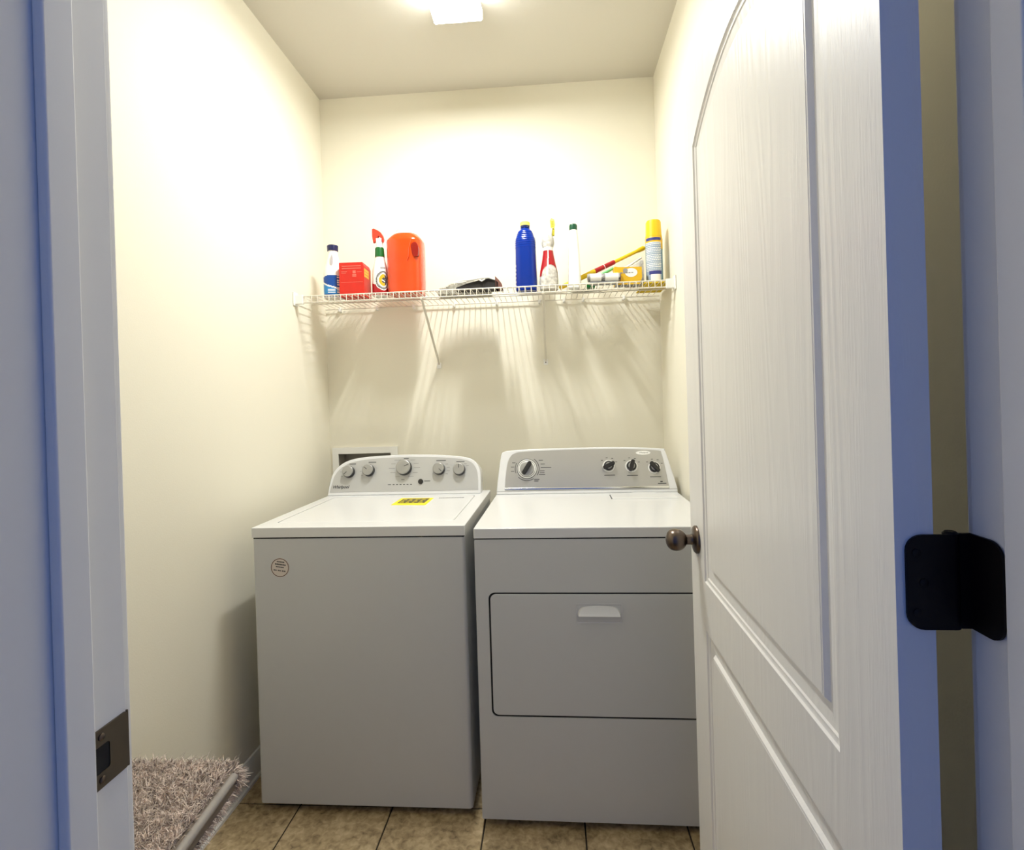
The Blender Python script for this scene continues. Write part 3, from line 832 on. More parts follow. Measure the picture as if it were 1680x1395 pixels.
rs += [(U1 + 0.079, T1 + 0.004, 0.044, 0.0028), (U1 + 0.063, T1 - 0.010, 0.020, 0.0026), (U1 + 0.063, T1 - 0.018, 0.020, 0.0026), (U1 + 0.062, T1 - 0.0255, 0.026, 0.0028), (U1 + 0.040, T1 - 0.046, 0.022, 0.0030), (U1 + 0.038, T1 - 0.0525, 0.018, 0.0032)]
for u, t in ((0.4675, 0.1125), (0.56, 0.11), (0.652, 0.1025)):
    rs.append((u + 0.002, t - 0.0385, 0.044, 0.0030)); legend_arc(u, t, 0.036, (0.5, 1.1, 1.75, 2.4), 0.008)
rs += [(0.676, 0.044, 0.010, 0.0045), (0.678, 0.0365, 0.034, 0.0030)]
PD.legend('printed_legend', rs, 'dark_ink', dry, 0.0019)
bm = bmesh.new(); PD.lathe(bm, [(0.030, 0.001), (0.030, 0.0024), (0.028, 0.003), (0, 0.003)], 0.0, 0.0, 36)
for v in bm.verts:
    pass
bm.free()
bm = bmesh.new()
PD.plate(bm, [(0.6117 + 0.030 * math.cos(2 * PI * k / 32), 0.1655 + 0.0085 * math.sin(2 * PI * k / 32)) for k in range(32)], 0.001, 0.0028, 0, 0.0008)
bd = finish('badge', bm, 'plastic_white', dry)
text_obj('badge_logo', 'Whirlpool', 0.0092, 'grey_ink', bd, PD.m(0.5945, 0.1635, 0.0032), 0.2, 0.0001, 0.95)
for x in (0.05, D0 - 0.05):
    for y in (0.06, DD - 0.09):
        bm = bmesh.new(); lathe(bm, [(0.02, 0.0), (0.02, 0.012), (0.008, 0.014), (0.008, 0.030)], (x, y, 0), 'z', 16); finish('foot', bm, 'foot_rubber', dry)

# ------------------------------------------------------------------ wire shelf
ZS = 1.7830; YF = -0.3235
sh = root('wire_shelf', 'white ventilated wire shelf mounted across the back wall', 'shelf', (0, 0, ZS), 0)
R1, R2 = 0.0032, 0.0022
def rail(y, z, r, x0=0.004, x1=RW - 0.004, name='rail'):
    bm = bmesh.new(); tube(bm, [(x0, y, z), (x1, y, z)], r, 8); return finish(name, bm, 'wire_white', sh)
rail(YF, -0.001, R1); rail(YF - 0.001, -0.0285, R1); rail(-0.016, -0.0055, R1); rail(-0.165, -0.0052, R1)
bm = bmesh.new(); tube(bm, [(0, -0.008, 0), (0, YF - 0.001, 0), (0, YF - 0.0044, -0.004), (0, YF - 0.0044, -0.030)], 0.0016, 6)
w0 = finish('wire', bm, 'wire_white', sh, (0.0260, 0, 0))
k = 1
while 0.0260 + k * 0.0254 < RW - 0.02:
    share('wire', w0, sh, (0.0260 + k * 0.0254, 0, 0)); k += 1
# end brackets on the side walls
for x0, x1 in ((0.0, 0.040), (RW - 0.040, RW)):
    bm = bmesh.new()
    box(bm, (x0 + 0.001, YF - 0.010, -0.034), (x1 - 0.001, YF + 0.008, 0.005), 0.003)
    xw = x0 + 0.001 if x0 < 0.5 else x1 - 0.006
    box(bm, (xw, YF - 0.020, -0.040), (xw + 0.005, YF + 0.020, 0.018), 0.002)
    finish('end_bracket', bm, 'plastic_white', sh)
# wall clips on the back rail
for x in (0.075, 0.26, 0.44, 0.635, 0.84, 1.045, 1.16, 1.25, 1.44):
    bm = bmesh.new(); box(bm, (x - 0.006, -0.022, -0.018), (x + 0.006, -0.001, 0.002), 0.002); lathe(bm, [(0.004, -0.024), (0.004, -0.020)], (x, 0, -0.010), 'y', 10)
    finish('wall_clip', bm, 'plastic_white', sh)
# diagonal braces
for x in (0.552, 1.066):
    bm = bmesh.new()
    zb = 1.4980 - ZS
    tube(bm, [(x, YF + 0.002, -0.030), (x, YF + 0.010, -0.036), (x, -0.012, zb + 0.010), (x, -0.004, zb - 0.004)], 0.0052, 8)
    br = finish('brace', bm, 'wire_white', sh)
    bm = bmesh.new(); box(bm, (x - 0.0105, -0.005, zb - 0.024), (x + 0.0105, -0.0005, zb + 0.004), 0.0015)
    ft = finish('brace_foot', bm, 'plastic_white', br)
    bm = bmesh.new(); box(bm, (x - 0.006, YF - 0.006, -0.036), (x + 0.006, YF + 0.008, -0.024), 0.003); finish('brace_hook', bm, 'wire_white', br)
    if x > 1: 
        bm = bmesh.new(); lathe(bm, [(0.003, -0.007), (0.003, -0.004)], (x, 0, zb - 0.012), 'y', 10); finish('brace_screw', bm, 'dark_ink', br)

# ------------------------------------------------------------------ things on the shelf
ZT = ZS + 0.0020
# 1 bleach bottle
b = root('bleach_bottle', 'small white bleach bottle with navy cap and blue label at the shelf left end', 'bottle', (0.1300, -0.215, ZT), 0.25)
secs = [(0, 0.034, 0.034, 2.6), (0.004, 0.040, 0.040, 2.6), (0.03, 0.0415, 0.0415, 2.6), (0.105, 0.0415, 0.0415, 2.6), (0.130, 0.0385, 0.0385, 2.4), (0.165, 0.0295, 0.0295, 2.1), (0.195, 0.0225, 0.0225, 2), (0.208, 0.0205, 0.0205, 2), (0.222, 0.0205, 0.0205, 2)]
lofto('body', secs, 'plastic_white', b)
def f_bleach(u, v):
    if v > 0.93 - 0.05 * math.cos(u * 6): return None
    if 0.62 < u < 0.74 and (v * 9) % 1 > 0.45: return 2
    d = 0.74 - 0.55 * u
    if v > d: return 0
    if v > d - 0.07: return 2
    if v < 0.14: return 0
    if 0.36 < u < 0.56 and (v * 13) % 1 < 0.4: return 2
    return 1
patch('label', secs, -PI * 0.98, 0.0, 0.006, 0.104, ['label_blue', 'label_cyan', 'white_ink'], f_bleach, b)
lofto('cap', [(0.216, 0.0235, 0.0235, 2), (0.238, 0.0245, 0.0245, 2), (0.241, 0.0225, 0.0225, 2)], 'blue_cap', b)
bm = bmesh.new(); prism(bm, catmull([(-0.004, 0.145), (-0.007, 0.158), (-0.004, 0.180), (0.0, 0.196), (0.003, 0.180), (0.003, 0.155), (-0.004, 0.145)], 4)[:-1], -0.0375, -0.022)
finish('grip_hollow', bm, 'silver_label', b)

# 2 red box
b = root('soap_box', 'bright red cardboard box between the bleach bottle and the green-necked spray bottle', 'box', (0.2315, -0.220, ZT), 0.03)
BW, BD, BH = 0.0545, 0.050, 0.148
bm = bmesh.new()
prism(bm, [(-BW, 0), (BW, 0), (BW, BH - 0.016), (BW - 0.006, BH), (-BW, BH)], -BD, BD); finish('carton', bm, 'box_red', b, smooth=0)
bm = bmesh.new()
for x, z, w_, h_ in ((0.0, 0.132, 0.084, 0.0035), (0.0, 0.122, 0.084, 0.0035), (-0.033, 0.108, 0.026, 0.0025), (-0.035, 0.102, 0.020, 0.002), (0.034, 0.106, 0.022, 0.002), (0.0, 0.0615, 0.098, 0.0012), (0.012, 0.094, 0.017, 0.004), (0.012, 0.088, 0.017, 0.005), (0.012, 0.106, 0.013, 0.012)):
    box(bm, (x - w_ / 2, -BD - 0.0006, z - h_ / 2), (x + w_ / 2, -BD, z + h_ / 2))
finish('print', bm, 'box_red_pale', b, smooth=0)
bm = bmesh.new()
for z in (0.085, 0.098, 0.111): box(bm, (BW, -BD + 0.004, z), (BW + 0.0006, BD - 0.03, z + 0.011))
finish('side_panel_print', bm, 'label_yellow', b, smooth=0)

# 3 stain-remover spray bottle
def ring_fn(cu, cv, au, av):
    def q(u, v): return math.hypot((u - cu) / au, (v - cv) / av)
    return q
b = root('stain_spray_bottle', 'white spray bottle with red trigger and green neck beside the red box', 'spray bottle', (0.3470, -0.225, ZT), 0.0)
secs = [(0, 0.031, 0.022, 2.6), (0.004, 0.0355, 0.026, 2.6), (0.08, 0.0355, 0.026, 2.5), (0.115, 0.0335, 0.025, 2.4), (0.145, 0.0270, 0.0215, 2.2), (0.170, 0.0205, 0.0195, 2), (0.180, 0.0190, 0.0190, 2)]
lofto('body', secs, 'plastic_white', b)
q1 = ring_fn(0.66, 0.52, 0.30, 0.36)
def f_spray(u, v):
    d = q1(u, v)
    if d < 0.30 and v < 0.55 and u > 0.58: return 0 if (u + v * 2) % 0.2 > 0.08 else 3
    if d < 0.26: return 0
    if d < 0.60: return 1 if u < 0.72 else 0
    if d < 0.72: return 3
    if d < 0.84: return 2
    if d < 0.92: return 0
    if d < 1.02: return 3
    if v < 0.44 - 0.25 * (u - 0.1): return 4
    if v > 0.93 and 0.55 < u < 0.8: return 2
    return None
patch('label', secs, -PI * 0.95, -0.02, 0.006, 0.128, ['dark_ink', 'label_yellow', 'grey_ink', 'white_ink', 'label_red'], f_spray, b, 60, 60)
lofto('neck_collar', [(0.176, 0.0215, 0.0215, 2), (0.214, 0.0195, 0.0195, 2), (0.218, 0.017, 0.017, 2)], 'green_plastic', b)
bm = bmesh.new(); loft(bm, [(0.214, 0.014, 0.013, 2), (0.236, 0.014, 0.013, 2.5), (0.258, 0.016, 0.012, 3)]); finish('pump_body', bm, 'plastic_white', b)
bm = bmesh.new()
prism(bm, [(-0.030, 0.300), (-0.022, 0.303), (-0.008, 0.297), (0.008, 0.286), (0.018, 0.271), (0.022, 0.253), (0.018, 0.240), (0.013, 0.243), (0.014, 0.254), (0.008, 0.266), (-0.004, 0.276), (-0.008, 0.262), (-0.008, 0.247), (-0.026, 0.240), (-0.026, 0.268), (-0.029, 0.285)], -0.0095, 0.0095, 0, 0.003)
finish('trigger', bm, 'trigger_red', b)

# 4 big jug of orange detergent
b = root('detergent_jug', 'large clear jug filled with bright orange detergent, largest container on the shelf', 'jug', (0.4630, -0.212, ZT), 0.0)
secs = [(0, 0.068, 0.060, 3.6), (0.006, 0.076, 0.068, 3.6), (0.05, 0.079, 0.070, 3.4), (0.15, 0.080, 0.071, 3.2), (0.232, 0.0800, 0.070, 3.2), (0.240, 0.0785, 0.0685, 3.2), (0.249, 0.0735, 0.064, 3.0), (0.260, 0.0640, 0.056, 2.8), (0.2695, 0.0540, 0.048, 2.6), (0.2710, 0.0500, 0.044, 2.4)]
lofto('liquid_body', secs, 'orange_liquid', b, 48)
lofto('neck', [(0.2705, 0.0515, 0.0450, 2.4), (0.2760, 0.0480, 0.043, 2), (0.2815, 0.040, 0.040, 2), (0.290, 0.040, 0.040, 2)], 'plastic_white', b)
lofto('cap', [(0.288, 0.034, 0.034, 2), (0.300, 0.033, 0.033, 2), (0.303, 0.029, 0.029, 2)], 'plastic_white', b)
bm = bmesh.new()
pts = catmull([(0.040, 0.205), (0.045, 0.216), (0.060, 0.219), (0.070, 0.205), (0.0715, 0.180), (0.068, 0.160), (0.052, 0.158), (0.044, 0.175), (0.040, 0.205)], 4)[:-1]
prism(bm, pts, -0.0700, -0.030); finish('handle_hollow', bm, 'jug_red', b)
bm = bmesh.new(); tube(bm, [(0.022, -0.0720, 0.140), (0.030, -0.0730, 0.160), (0.034, -0.0730, 0.200), (0.042, -0.0715, 0.228)], [0.002, 0.0035, 0.0035, 0.002], 8); finish('handle_rib', bm, 'orange_liquid', b)

# 5 folded rags / mop pads
b = root('folded_mop_pad', 'folded grey fuzzy mop pad lying under the black bag in the middle of the shelf', 'mop pad', (0.735, -0.185, ZT), 0.06)
def wavy(bm, x0, x1, y0, y1, f_lo, f_hi, nx=24, ny=8):
    T_, B_ = [], []
    for j in range(ny + 1):
        t_, b_ = [], []
        for i in range(nx + 1):
            x = x0 + (x1 - x0) * i / nx; y = y0 + (y1 - y0) * j / ny
            t_.append(bm.verts.new((x, y, f_hi(i / nx, j / ny)))); b_.append(bm.verts.new((x, y, f_lo(i / nx, j / ny))))
        T_.append(t_); B_.append(b_)
    for j in range(ny):
        for i in range(nx):
            bm.faces.new((T_[j][i], T_[j][i + 1], T_[j + 1][i + 1], T_[j + 1][i])); bm.faces.new((B_[j][i], B_[j + 1][i], B_[j + 1][i + 1], B_[j][i + 1]))
    for i in range(nx):
        for j in (0, ny): bm.faces.new((T_[j][i], T_[j][i + 1], B_[j][i + 1], B_[j][i]))
    for j in range(ny):
        for i in (0, nx): bm.faces.new((T_[j][i], T_[j + 1][i], B_[j + 1][i], B_[j][i]))
def hump(u): return max(0.0, math.sin(PI * min(1, max(0, u)))) ** 0.6
pad_hi = lambda u, v: 0.006 + 0.066 * (hump(u * 0.95 + 0.03)) * (0.55 + 0.45 * u) * (0.8 + 0.2 * hump(v)) + 0.003 * math.sin(u * 31 + v * 5)
bm = bmesh.new(); wavy(bm, -0.135, 0.100, -0.038, 0.060, lambda u, v: 0.0, pad_hi); pad = finish('pad', bm, 'cloth_grey', b, smooth=60)
bm = bmesh.new()
for i in range(900):
    u, v = random.random(), random.random()
    x, y = -0.135 + 0.235 * u, -0.038 + 0.098 * v; z = pad_hi(u, v) - 0.001
    d = Vector((random.uniform(-1, 1), random.uniform(-1, 1), 1.0)).normalized() * 0.009
    s = Vector((random.uniform(-1, 1), random.uniform(-1, 1), 0)).normalized() * 0.0012
    p = Vector((x, y, z)); bm.faces.new([bm.verts.new(p - s), bm.verts.new(p + s), bm.verts.new(p + d)])
pf = finish('fuzz', bm, 'cloth_grey', b); pf['kind'] = 'stuff'
b = root('black_bag', 'flat black and white printed bag folded in front of the grey pad', 'bag', (0.800, -0.262, ZT), 0.05)
bag_lo = lambda u, v: 0.004 + 0.018 * u * (1 - u) * 4 * 0.5 + 0.018 * u
bag_hi = lambda u, v: 0.010 + 0.050 * min(1, u * 1.15) * hump(0.15 + 0.8 * u) + 0.002 * math.sin(9 * u + 4 * v)
bm = bmesh.new(); wavy(bm, -0.105, 0.075, -0.035, 0.026, lambda u, v: 0.0, bag_hi); finish('bag_body', bm, 'cloth_black', b, smooth=60)
bm = bmesh.new(); tube(bm, [(-0.110, -0.039, 0.031), (-0.080, -0.040, 0.038), (-0.040, -0.041, 0.040), (0.0, -0.041, 0.046), (0.035, -0.040, 0.048), (0.060, -0.039, 0.038)], [0.002, 0.0045, 0.005, 0.005, 0.0045, 0.002], 8)
tube(bm, [(-0.108, -0.039, 0.030), (-0.085, -0.041, 0.030), (-0.060, -0.042, 0.034)], 0.0026, 6)
tube(bm, [(-0.010, -0.041, 0.042), (0.006, -0.043, 0.033), (0.020, -0.042, 0.042)], 0.003, 6)
finish('white_piping', bm, 'plastic_white', b)
bm = bmesh.new(); wavy(bm, 0.062, 0.094, -0.035, 0.026, lambda u, v: 0.0, lambda u, v: 0.048 * (1 - u) ** 0.6 + 0.006, 8, 5); finish('bag_end', bm, 'cloth_brown', b, smooth=60)

# 6 blue bottle
b = root('blue_cleaner_bottle', 'tall glossy dark blue cleaner bottle with pale yellow cap', 'bottle', (0.9940, -0.205, ZT), -0.12)
base = [(0, 0.043, 0.030), (0.004, 0.047, 0.034), (0.060, 0.0470, 0.0345), (0.165, 0.0452, 0.034), (0.215, 0.0450, 0.034), (0.228, 0.0435, 0.033), (0.240, 0.0385, 0.030), (0.256, 0.0335, 0.028), (0.266, 0.0280, 0.0245), (0.274, 0.0195, 0.0190), (0.290, 0.0180, 0.0180)]
secs = []
for i in range(110):
    z = 0.290 * i / 109
    hw, hd, _ = sec_at([(q[0], q[1], q[2], 2.7) for q in base], z)
    rib = 0.0007 * math.sin(z * 2 * PI / 0.0095) if 0.190 < z < 0.262 else 0
    secs.append((z, hw + rib, hd + rib, 2.7 if z < 0.262 else 2.0))
lofto('body', secs, 'blue_bottle', b, 48)
lofto('neck_ring', [(0.2765, 0.0205, 0.0205, 2), (0.2870, 0.0205, 0.0205, 2)], 'blue_bottle_dark', b)
lofto('cap', [(0.2868, 0.0215, 0.0215, 2), (0.301, 0.0220, 0.0220, 2), (0.304, 0.019, 0.019, 2)], 'yellow_pale', b)
def f_bl(u, v): return None if 0.15 < u < 0.85 else (0 if random.random() < 0.8 else 1)
patch('side_label', secs, -PI * 1.02, -PI * 0.80, 0.010, 0.120, ['silver_label', 'label_navy'], lambda u, v: 1 if (math.sin(v * 40) + math.sin(u * 9)) > 0.9 else 0, b, 10, 40)

# 7 floral spray bottle with red band
b = root('scented_spray_bottle', 'white floral spray bottle with red label and yellow trigger between blue and white bottles', 'spray bottle', (1.0920, -0.205, ZT), 0.0)
secs = [(0, 0.036, 0.028, 2.6), (0.004, 0.040, 0.032, 2.6), (0.045, 0.0415, 0.033, 2.5), (0.085, 0.0370, 0.030, 2.3), (0.125, 0.0285, 0.025, 2.1), (0.160, 0.0225, 0.0215, 2), (0.185, 0.0205, 0.0205, 2), (0.196, 0.0200, 0.0200, 2)]
lofto('body', secs, 'floral_white', b)
def f_fl(u, v):
    if 0.47 - 0.06 * (1 - v) < u < 0.53 - 0.06 * (1 - v): return 1
    if v < 0.42 and math.hypot((u - 0.58) / 0.36, (v - 0.0) / 0.42) < 1: return None
    return 0 if u > 0.1 else 2
patch('label', secs, -PI * 0.98, -0.02, 0.060, 0.172, ['label_red', 'white_ink', 'box_red_pale'], f_fl, b, 50, 40)
lofto('neck_band', [(0.172, 0.0222, 0.0222, 2), (0.188, 0.0220, 0.0220, 2)], 'plastic_white', b)
bm = bmesh.new(); loft(bm, [(0.188, 0.0235, 0.0225, 2), (0.205, 0.0285, 0.024, 2.2), (0.225, 0.0265, 0.022, 2.3), (0.240, 0.020, 0.017, 2.5)]); finish('shroud', bm, 'floral_white', b)
bm = bmesh.new()
prism(bm, [(-0.014, 0.232), (0.018, 0.232), (0.016, 0.252), (0.022, 0.262), (0.020, 0.298), (0.002, 0.304), (-0.012, 0.296), (-0.010, 0.262)], -0.012, 0.012, 0, 0.003); finish('pump_head', bm, 'plastic_white', b)
bm = bmesh.new()
prism(bm, [(0.014, 0.268), (0.028, 0.268), (0.034, 0.286), (0.031, 0.306), (0.018, 0.314), (0.010, 0.302)], -0.013, 0.013, 0, 0.002); tr = finish('trigger', bm, 'yellow_pale', b)
bm = bmesh.new()
for i in range(5): box(bm, (0.016, -0.0142, 0.274 + i * 0.0058), (0.028, -0.0132, 0.2765 + i * 0.0058))
finish('trigger_ridges', bm, 'olive', tr)
bm = bmesh.new(); prism(bm, [(0.013, 0.236), (0.030, 0.240), (0.031, 0.266), (0.014, 0.266)], -0.009, 0.009, 0, 0.002); finish('trigger_grip', bm, 'olive', b)

# 8 slim white bottle with green cap
b = root('slim_white_bottle', 'slim tall white bottle with dark green cap', 'bottle', (1.2030, -0.225, ZT), 0.0)
secs = [(0, 0.026, 0.022, 4), (0.004, 0.029, 0.024, 4), (0.020, 0.0275, 0.023, 4), (0.150, 0.0235, 0.021, 3.5), (0.205, 0.0205, 0.019, 3), (0.240, 0.0180, 0.0175, 2.4), (0.252, 0.0165, 0.0165, 2)]
lofto('body', secs, 'plastic_white', b)
lofto('cap', [(0.2515, 0.0172, 0.0172, 2), (0.270, 0.0172, 0.0172, 2), (0.2765, 0.0150, 0.0150, 2), (0.2785, 0.009, 0.009, 2)], 'green_dark', b)
patch('edge_strip', secs, -PI * 1.05, -PI * 0.86, 0.012, 0.185, ['grey_ink', 'silver_label', 'white_ink'], lambda u, v: (1 if math.sin(v * 37 + u * 8) > 0.2 else 0) if u < 0.55 else None, b, 8, 40)

# 9 dusting cloth under the can, and the aerosol can
ZC = ZT + 0.0042
b = root('yellow_dust_cloth', 'folded yellow dusting cloth lying under the aerosol can', 'cloth', (1.5450, -0.160, ZT), 0.0)
bm = bmesh.new(); wavy(bm, -0.054, 0.056, -0.115, 0.105, lambda u, v: 0.0, lambda u, v: 0.0040, 10, 14); cl = finish('cloth_layer', bm, 'yellow_cloth', b, smooth=20)
b = root('aerosol_can', 'yellow-capped aerosol can with pale blue label at the shelf right end', 'spray can', (1.5450, -0.222, ZC), 0.0)
secs = [(0, 0.0345, 0.0345, 2), (0.003, 0.0368, 0.0368, 2), (0.006, 0.0355, 0.0355, 2), (0.190, 0.0355, 0.0355, 2), (0.200, 0.0335, 0.0335, 2)]
lofto('can', secs, 'can_blue', b, 40)
def f_can(u, v):
    if v > 0.86: return 3 if not (0.10 < u < 0.74 and 0.90 < v < 0.965) else 1
    if u > 0.74: return None if v < 0.72 else 3
    if u < 0.08: return None
    if 0.845 < v < 0.875: return 2
    if v < 0.24: return 0 if u < 0.24 else (1 if v > 0.15 else (2 if 0.3 < u < 0.66 else 0))
    r = (v * 26) % 1
    if r < 0.42 and (math.sin(u * 95 + int(v * 26) * 2.3) > -0.75): return 2
    return 0
patch('label', secs, -PI * 1.0, 0.0, 0.006, 0.199, ['can_label', 'can_navy', 'white_ink', 'label_yellow'], f_can, b, 60, 110)
lofto('cap', [(0.199, 0.0340, 0.0340, 2), (0.202, 0.0350, 0.0350, 2), (0.210, 0.0330, 0.0330, 2), (0.262, 0.0315, 0.0315, 2), (0.270, 0.0280, 0.0280, 2), (0.272, 0.020, 0.020, 2)], 'yellow_plastic', b, 40)

# 10 duster with yellow and red handle
b = root('hand_duster', 'yellow duster handle with red grip leaning up toward the aerosol can', 'duster', (1.2300, -0.150, ZT), 0.0)
A_, B_ = Vector((-0.092, -0.020, 0.016)), Vector((0.286, 0.020, 0.186))
def lerp(t): return A_ + (B_ - A_) * t
bm = bmesh.new(); tube(bm, [lerp(0), lerp(0.04), lerp(0.41), lerp(0.44)], [0.008, 0.0100, 0.0115, 0.009], 12); finish('handle', bm, 'yellow_plastic', b)
bm = bmesh.new(); tube(bm, [lerp(0.415), lerp(0.425), lerp(0.650), lerp(0.660)], [0.008, 0.0110, 0.0100, 0.007], 12); rg = finish('red_grip', bm, 'label_red', b)
bm = bmesh.new(); tube(bm, [lerp(0.530), lerp(0.536)], 0.0112, 12); finish('grip_band', bm, 'white_ink', rg)
bm = bmesh.new(); tube(bm, [lerp(0.645), lerp(0.67), lerp(0.92), lerp(0.95), lerp(1.0), lerp(1.02)], [0.007, 0.0080, 0.0078, 0.0100, 0.0110, 0.006], 12); finish('rod', bm, 'yellow_plastic', b)
b = root('white_duster_rod', 'thin white duster rod lying below the yellow handle', 'duster', (1.3000, -0.168, ZT), 0.0)
bm = bmesh.new(); tube(bm, [(0.005, -0.004, 0.046), (0.08, 0.0, 0.075), (0.14, 0.01, 0.100), (0.205, 0.03, 0.142)], [0.005, 0.0055, 0.0055, 0.004], 10)
sfix = finish('rod', bm, 'plastic_white', b)
bm = bmesh.new(); tube(bm, [(0.005, -0.004, 0.046), (0.000, -0.01, 0.022), (0.012, -0.02, 0.004)], [0.005, 0.0052, 0.004], 10); finish('bent_end', bm, 'plastic_white', b)

# 11 yellow carton
b = root('yellow_carton', 'small yellow carton with white oval printed on it, left of the aerosol can', 'box', (1.4270, -0.235, ZT), 0.02)
bm = bmesh.new(); prism(bm, [(-0.0555, 0), (0.048, 0), (0.0575, 0.030), (0.0570, 0.073), (-0.040, 0.075), (-0.0575, 0.078)], -0.028, 0.028); finish('carton', bm, 'label_yellow', b, smooth=0)
bm = bmesh.new(); lathe(bm, [(0.026, -0.0286), (0.026, -0.0280)], (0.012, 0, 0.050), 'y', 28)
for v in bm.verts: v.co.z = 0.050 + (v.co.z - 0.050) * 0.72
finish('oval_print', bm, 'white_ink', b, smooth=0)
bm = bmesh.new(); lathe(bm, [(0.010, -0.0292), (0.010, -0.0284)], (-0.012, 0, 0.059), 'y', 20)
for i in range(5): box(bm, (-0.034 + i * 0.0115, -0.0292, 0.0475), (-0.025 + i * 0.0115, -0.0287, 0.0515))
finish('dark_print', bm, 'grey_ink', b, smooth=0)
bm = bmesh.new(); box(bm, (-0.052, -0.026, -0.0004), (0.046, 0.026, 0.0004)); finish('carton_base', bm, 'pack_grey', b, smooth=0)

# 12 white packet behind carton
b = root('white_packet', 'crinkled white packet standing between the yellow carton and the aerosol can', 'packet', (1.4800, -0.172, ZT), 0.05)
bm = bmesh.new(); wavy(bm, -0.055, 0.026, -0.012, 0.012, lambda u, v: 0.0, lambda u, v: (0.085 + 0.045 * u) * (0.75 + 0.25 * hump(v)) + 0.003 * math.sin(u * 25), 14, 5); finish('packet_body', bm, 'floral_white', b, smooth=50)

# 13 printed roll and green brush, patterned pouch
b = root('printed_roll', 'small black and white printed roll lying at the front of the shelf', 'roll', (1.3230, -0.272, ZT), 0.05)
bm = bmesh.new(); lathe(bm, [(0.016, -0.068), (0.0175, -0.066), (0.0175, 0.066), (0.016, 0.068)], (0, 0, 0.0315), 'x', 24); finish('wrap', bm, 'pack_pattern', b)
bm = bmesh.new()
for x0, x1 in ((-0.058, -0.012), (0.004, 0.060)): lathe(bm, [(0.0178, x0), (0.0178, x1)], (0, 0, 0.0315), 'x', 24)
finish('white_band', bm, 'white_ink', b)
bm = bmesh.new(); lathe(bm, [(0.017, 0.067), (0.0165, 0.070), (0.010, 0.070)], (0, 0, 0.0315), 'x', 24); finish('dark_end', bm, 'cloth_brown', b)
bm = bmesh.new(); box(bm, (-0.060, -0.012, 0.0), (0.060, 0.012, 0.0150), 0.004); finish('tray', bm, 'pack_grey', b)
b = root('green_brush', 'light green brush handle poking up behind the printed roll', 'brush', (1.3300, -0.200, ZT), 0.0)
bm = bmesh.new(); tube(bm, [(-0.055, -0.012, 0.008), (-0.025, -0.012, 0.052), (0.015, -0.012, 0.070), (0.042, -0.012, 0.084)], [0.006, 0.0065, 0.0065, 0.0055], 10); finish('handle', bm, 'green_light', b)
bm = bmesh.new(); box(bm, (-0.078, -0.030, 0.0), (-0.040, 0.010, 0.016), 0.004); finish('head', bm, 'green_plastic', b)
b = root('patterned_pouch', 'flat green and grey patterned pouch lying behind the slim white bottle', 'pouch', (1.2700, -0.145, ZT), 0.08)
bm = bmesh.new(); wavy(bm, -0.070, 0.075, -0.026, 0.040, lambda u, v: 0.0, lambda u, v: 0.004 + 0.010 * hump(u) * hump(v), 14, 8); finish('pouch_body', bm, 'pack_pattern', b, smooth=60)
bm = bmesh.new(); box(bm, (-0.082, -0.024, 0.0), (-0.068, 0.038, 0.005), 0.001); finish('green_edge', bm, 'green_plastic', b)

# ------------------------------------------------------------------ hamper and folded shag rug in the near left corner
HT = 0.400
b = root('laundry_hamper', 'woven brown hamper holding up the shag rug in the near left corner', 'hamper', (0.170, -1.800, 0), 0.0)
lofto('basket', [(0, 0.120, 0.150, 5), (0.01, 0.125, 0.155, 5), (HT - 0.03, 0.138, 0.172, 5), (HT - 0.012, 0.138, 0.172, 5)], 'wicker', b, 40)
lofto('rim', [(HT - 0.016, 0.142, 0.176, 5), (HT - 0.001, 0.142, 0.176, 5)], 'wicker', b, 40)
rug = root('shag_rug', 'folded taupe shag rug with pale grey bound edge in the lower left corner', 'rug', (0.0, 0.0, HT), 0.0)
RX0, RY0, RY1, RZ = 0.030, -2.000, -1.335, 0.046
def edge_x(y): return 0.312 + (y + 1.335) * -0.085
def slabp(y, ins=0): return edge_x(y) - ins
bm = bmesh.new()
for z0, z1 in ((0.002, 0.018), (0.024, RZ)):
    ls = []
    for k in range(15):
        y = RY0 + (RY1 - RY0) * k / 14; sag = 0.0
        x1 = slabp(y, 0.004)
        ls.append([(RX0, y, z0), (x1, y, z0), (x1, y, z1), (RX0, y, z1)])
    loops(bm, ls)
finish('backing', bm, 'rug_back', rug)
bm = bmesh.new()
path = [(edge_x(y), y, RZ - 0.008) for y in [RY0 + (RY1 - 0.022 - RY0) * k / 18 for k in range(19)]]
tube(bm, path, [0.0100] * 19, 12)
finish('binding_roll', bm, 'binding', rug)
bm = bmesh.new()
ls = [[(edge_x(y) - 0.004, y, 0.010), (edge_x(y) + 0.004, y, 0.012), (edge_x(y) + 0.004, y, RZ - 0.012), (edge_x(y) - 0.004, y, RZ - 0.010)] for y in [RY0 + (RY1 - 0.022 - RY0) * k / 18 for k in range(19)]]
loops(bm, ls); finish('binding_band', bm, 'rug_back', rug)
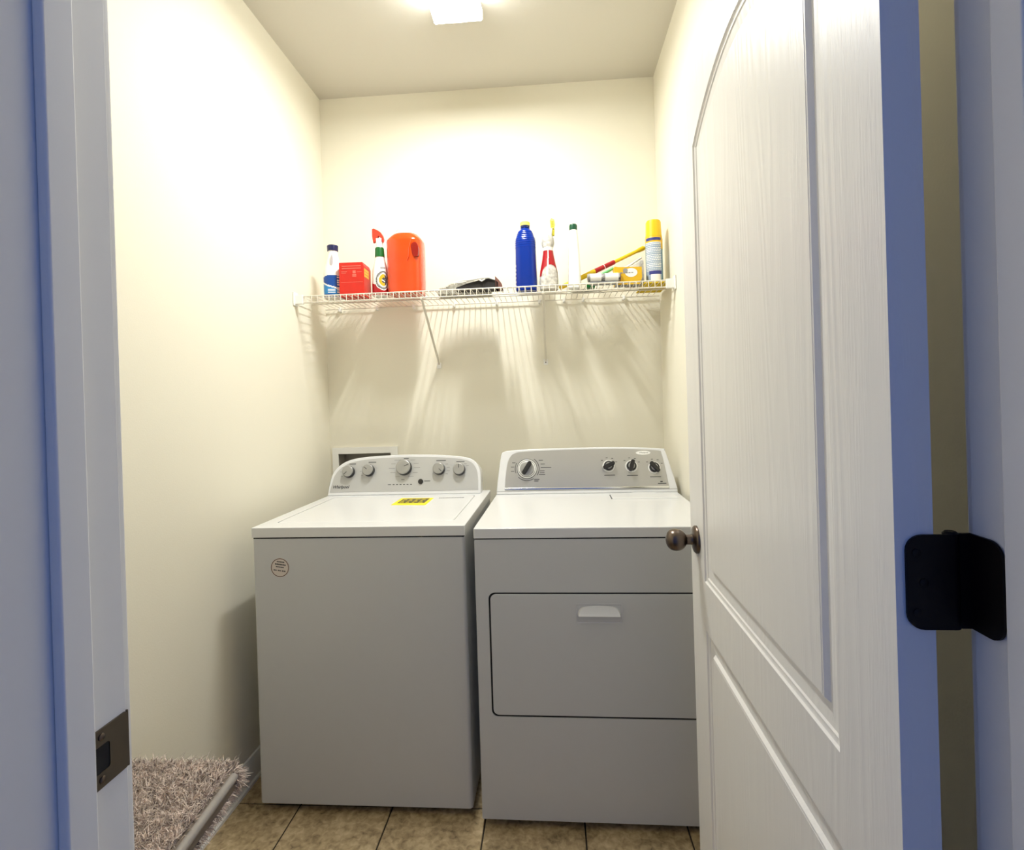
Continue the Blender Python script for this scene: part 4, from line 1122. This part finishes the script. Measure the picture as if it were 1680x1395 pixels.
# pile
bm = bmesh.new()
def blade(p, d, L, wd):
    s = d.cross(Vector((random.uniform(-1, 1), random.uniform(-1, 1), random.uniform(-1, 1))))
    if s.length < 1e-4: return
    s = s.normalized() * wd
    bend = Vector((random.uniform(-1, 1), random.uniform(-1, 1), random.uniform(-0.9, 0.1))) * L * 0.55
    m_ = p + d * L * 0.55 + bend * 0.25; e_ = p + d * L * 0.9 + bend
    v = [bm.verts.new(q) for q in (p - s, p + s, m_ + s * 0.9, m_ - s * 0.9, e_)]
    bm.faces.new((v[0], v[1], v[2], v[3])); bm.faces.new((v[3], v[2], v[4]))
for i in range(15000):
    y = random.uniform(-1.66, RY1 + 0.004) if i % 5 else random.uniform(RY0, -1.66)
    x = random.uniform(RX0, edge_x(y) - 0.012)
    d = Vector((random.uniform(-0.5, 0.5) , random.uniform(-0.5, 0.6), random.uniform(0.55, 1.0))).normalized()
    blade(Vector((x, y, RZ - 0.002)), d, random.uniform(0.020, 0.036), random.uniform(0.0007, 0.0016))
for i in range(3200):       # far edge and underside fringe
    x = random.uniform(RX0, edge_x(RY1)); z = random.uniform(0.0, RZ)
    blade(Vector((x, RY1 - 0.003, z)), Vector((random.uniform(-0.6, 0.6), random.uniform(0.3, 1), random.uniform(-0.3, 0.9))).normalized(), random.uniform(0.014, 0.028), random.uniform(0.0007, 0.0015))
for i in range(2600):
    y = random.uniform(-1.62, RY1); 
    blade(Vector((edge_x(y) - 0.004, y, random.uniform(0.0, 0.016))), Vector((random.uniform(0.1, 0.7), random.uniform(-0.5, 0.6), random.uniform(-0.9, 0.0))).normalized(), random.uniform(0.008, 0.018), random.uniform(0.0007, 0.0014))
for i in range(700):        # tuft wrapped round the far corner of the binding
    a = random.uniform(-0.6, 1.4)
    blade(Vector((edge_x(RY1) - 0.004 + random.uniform(-0.02, 0.008), RY1 - random.uniform(0.0, 0.020), random.uniform(0.004, RZ))), Vector((math.cos(a) , math.sin(a), random.uniform(-0.2, 0.8))).normalized(), random.uniform(0.012, 0.026), random.uniform(0.0007, 0.0014))
pile = finish('pile', bm, 'rug_pile', rug, smooth=0); pile['kind'] = 'stuff'
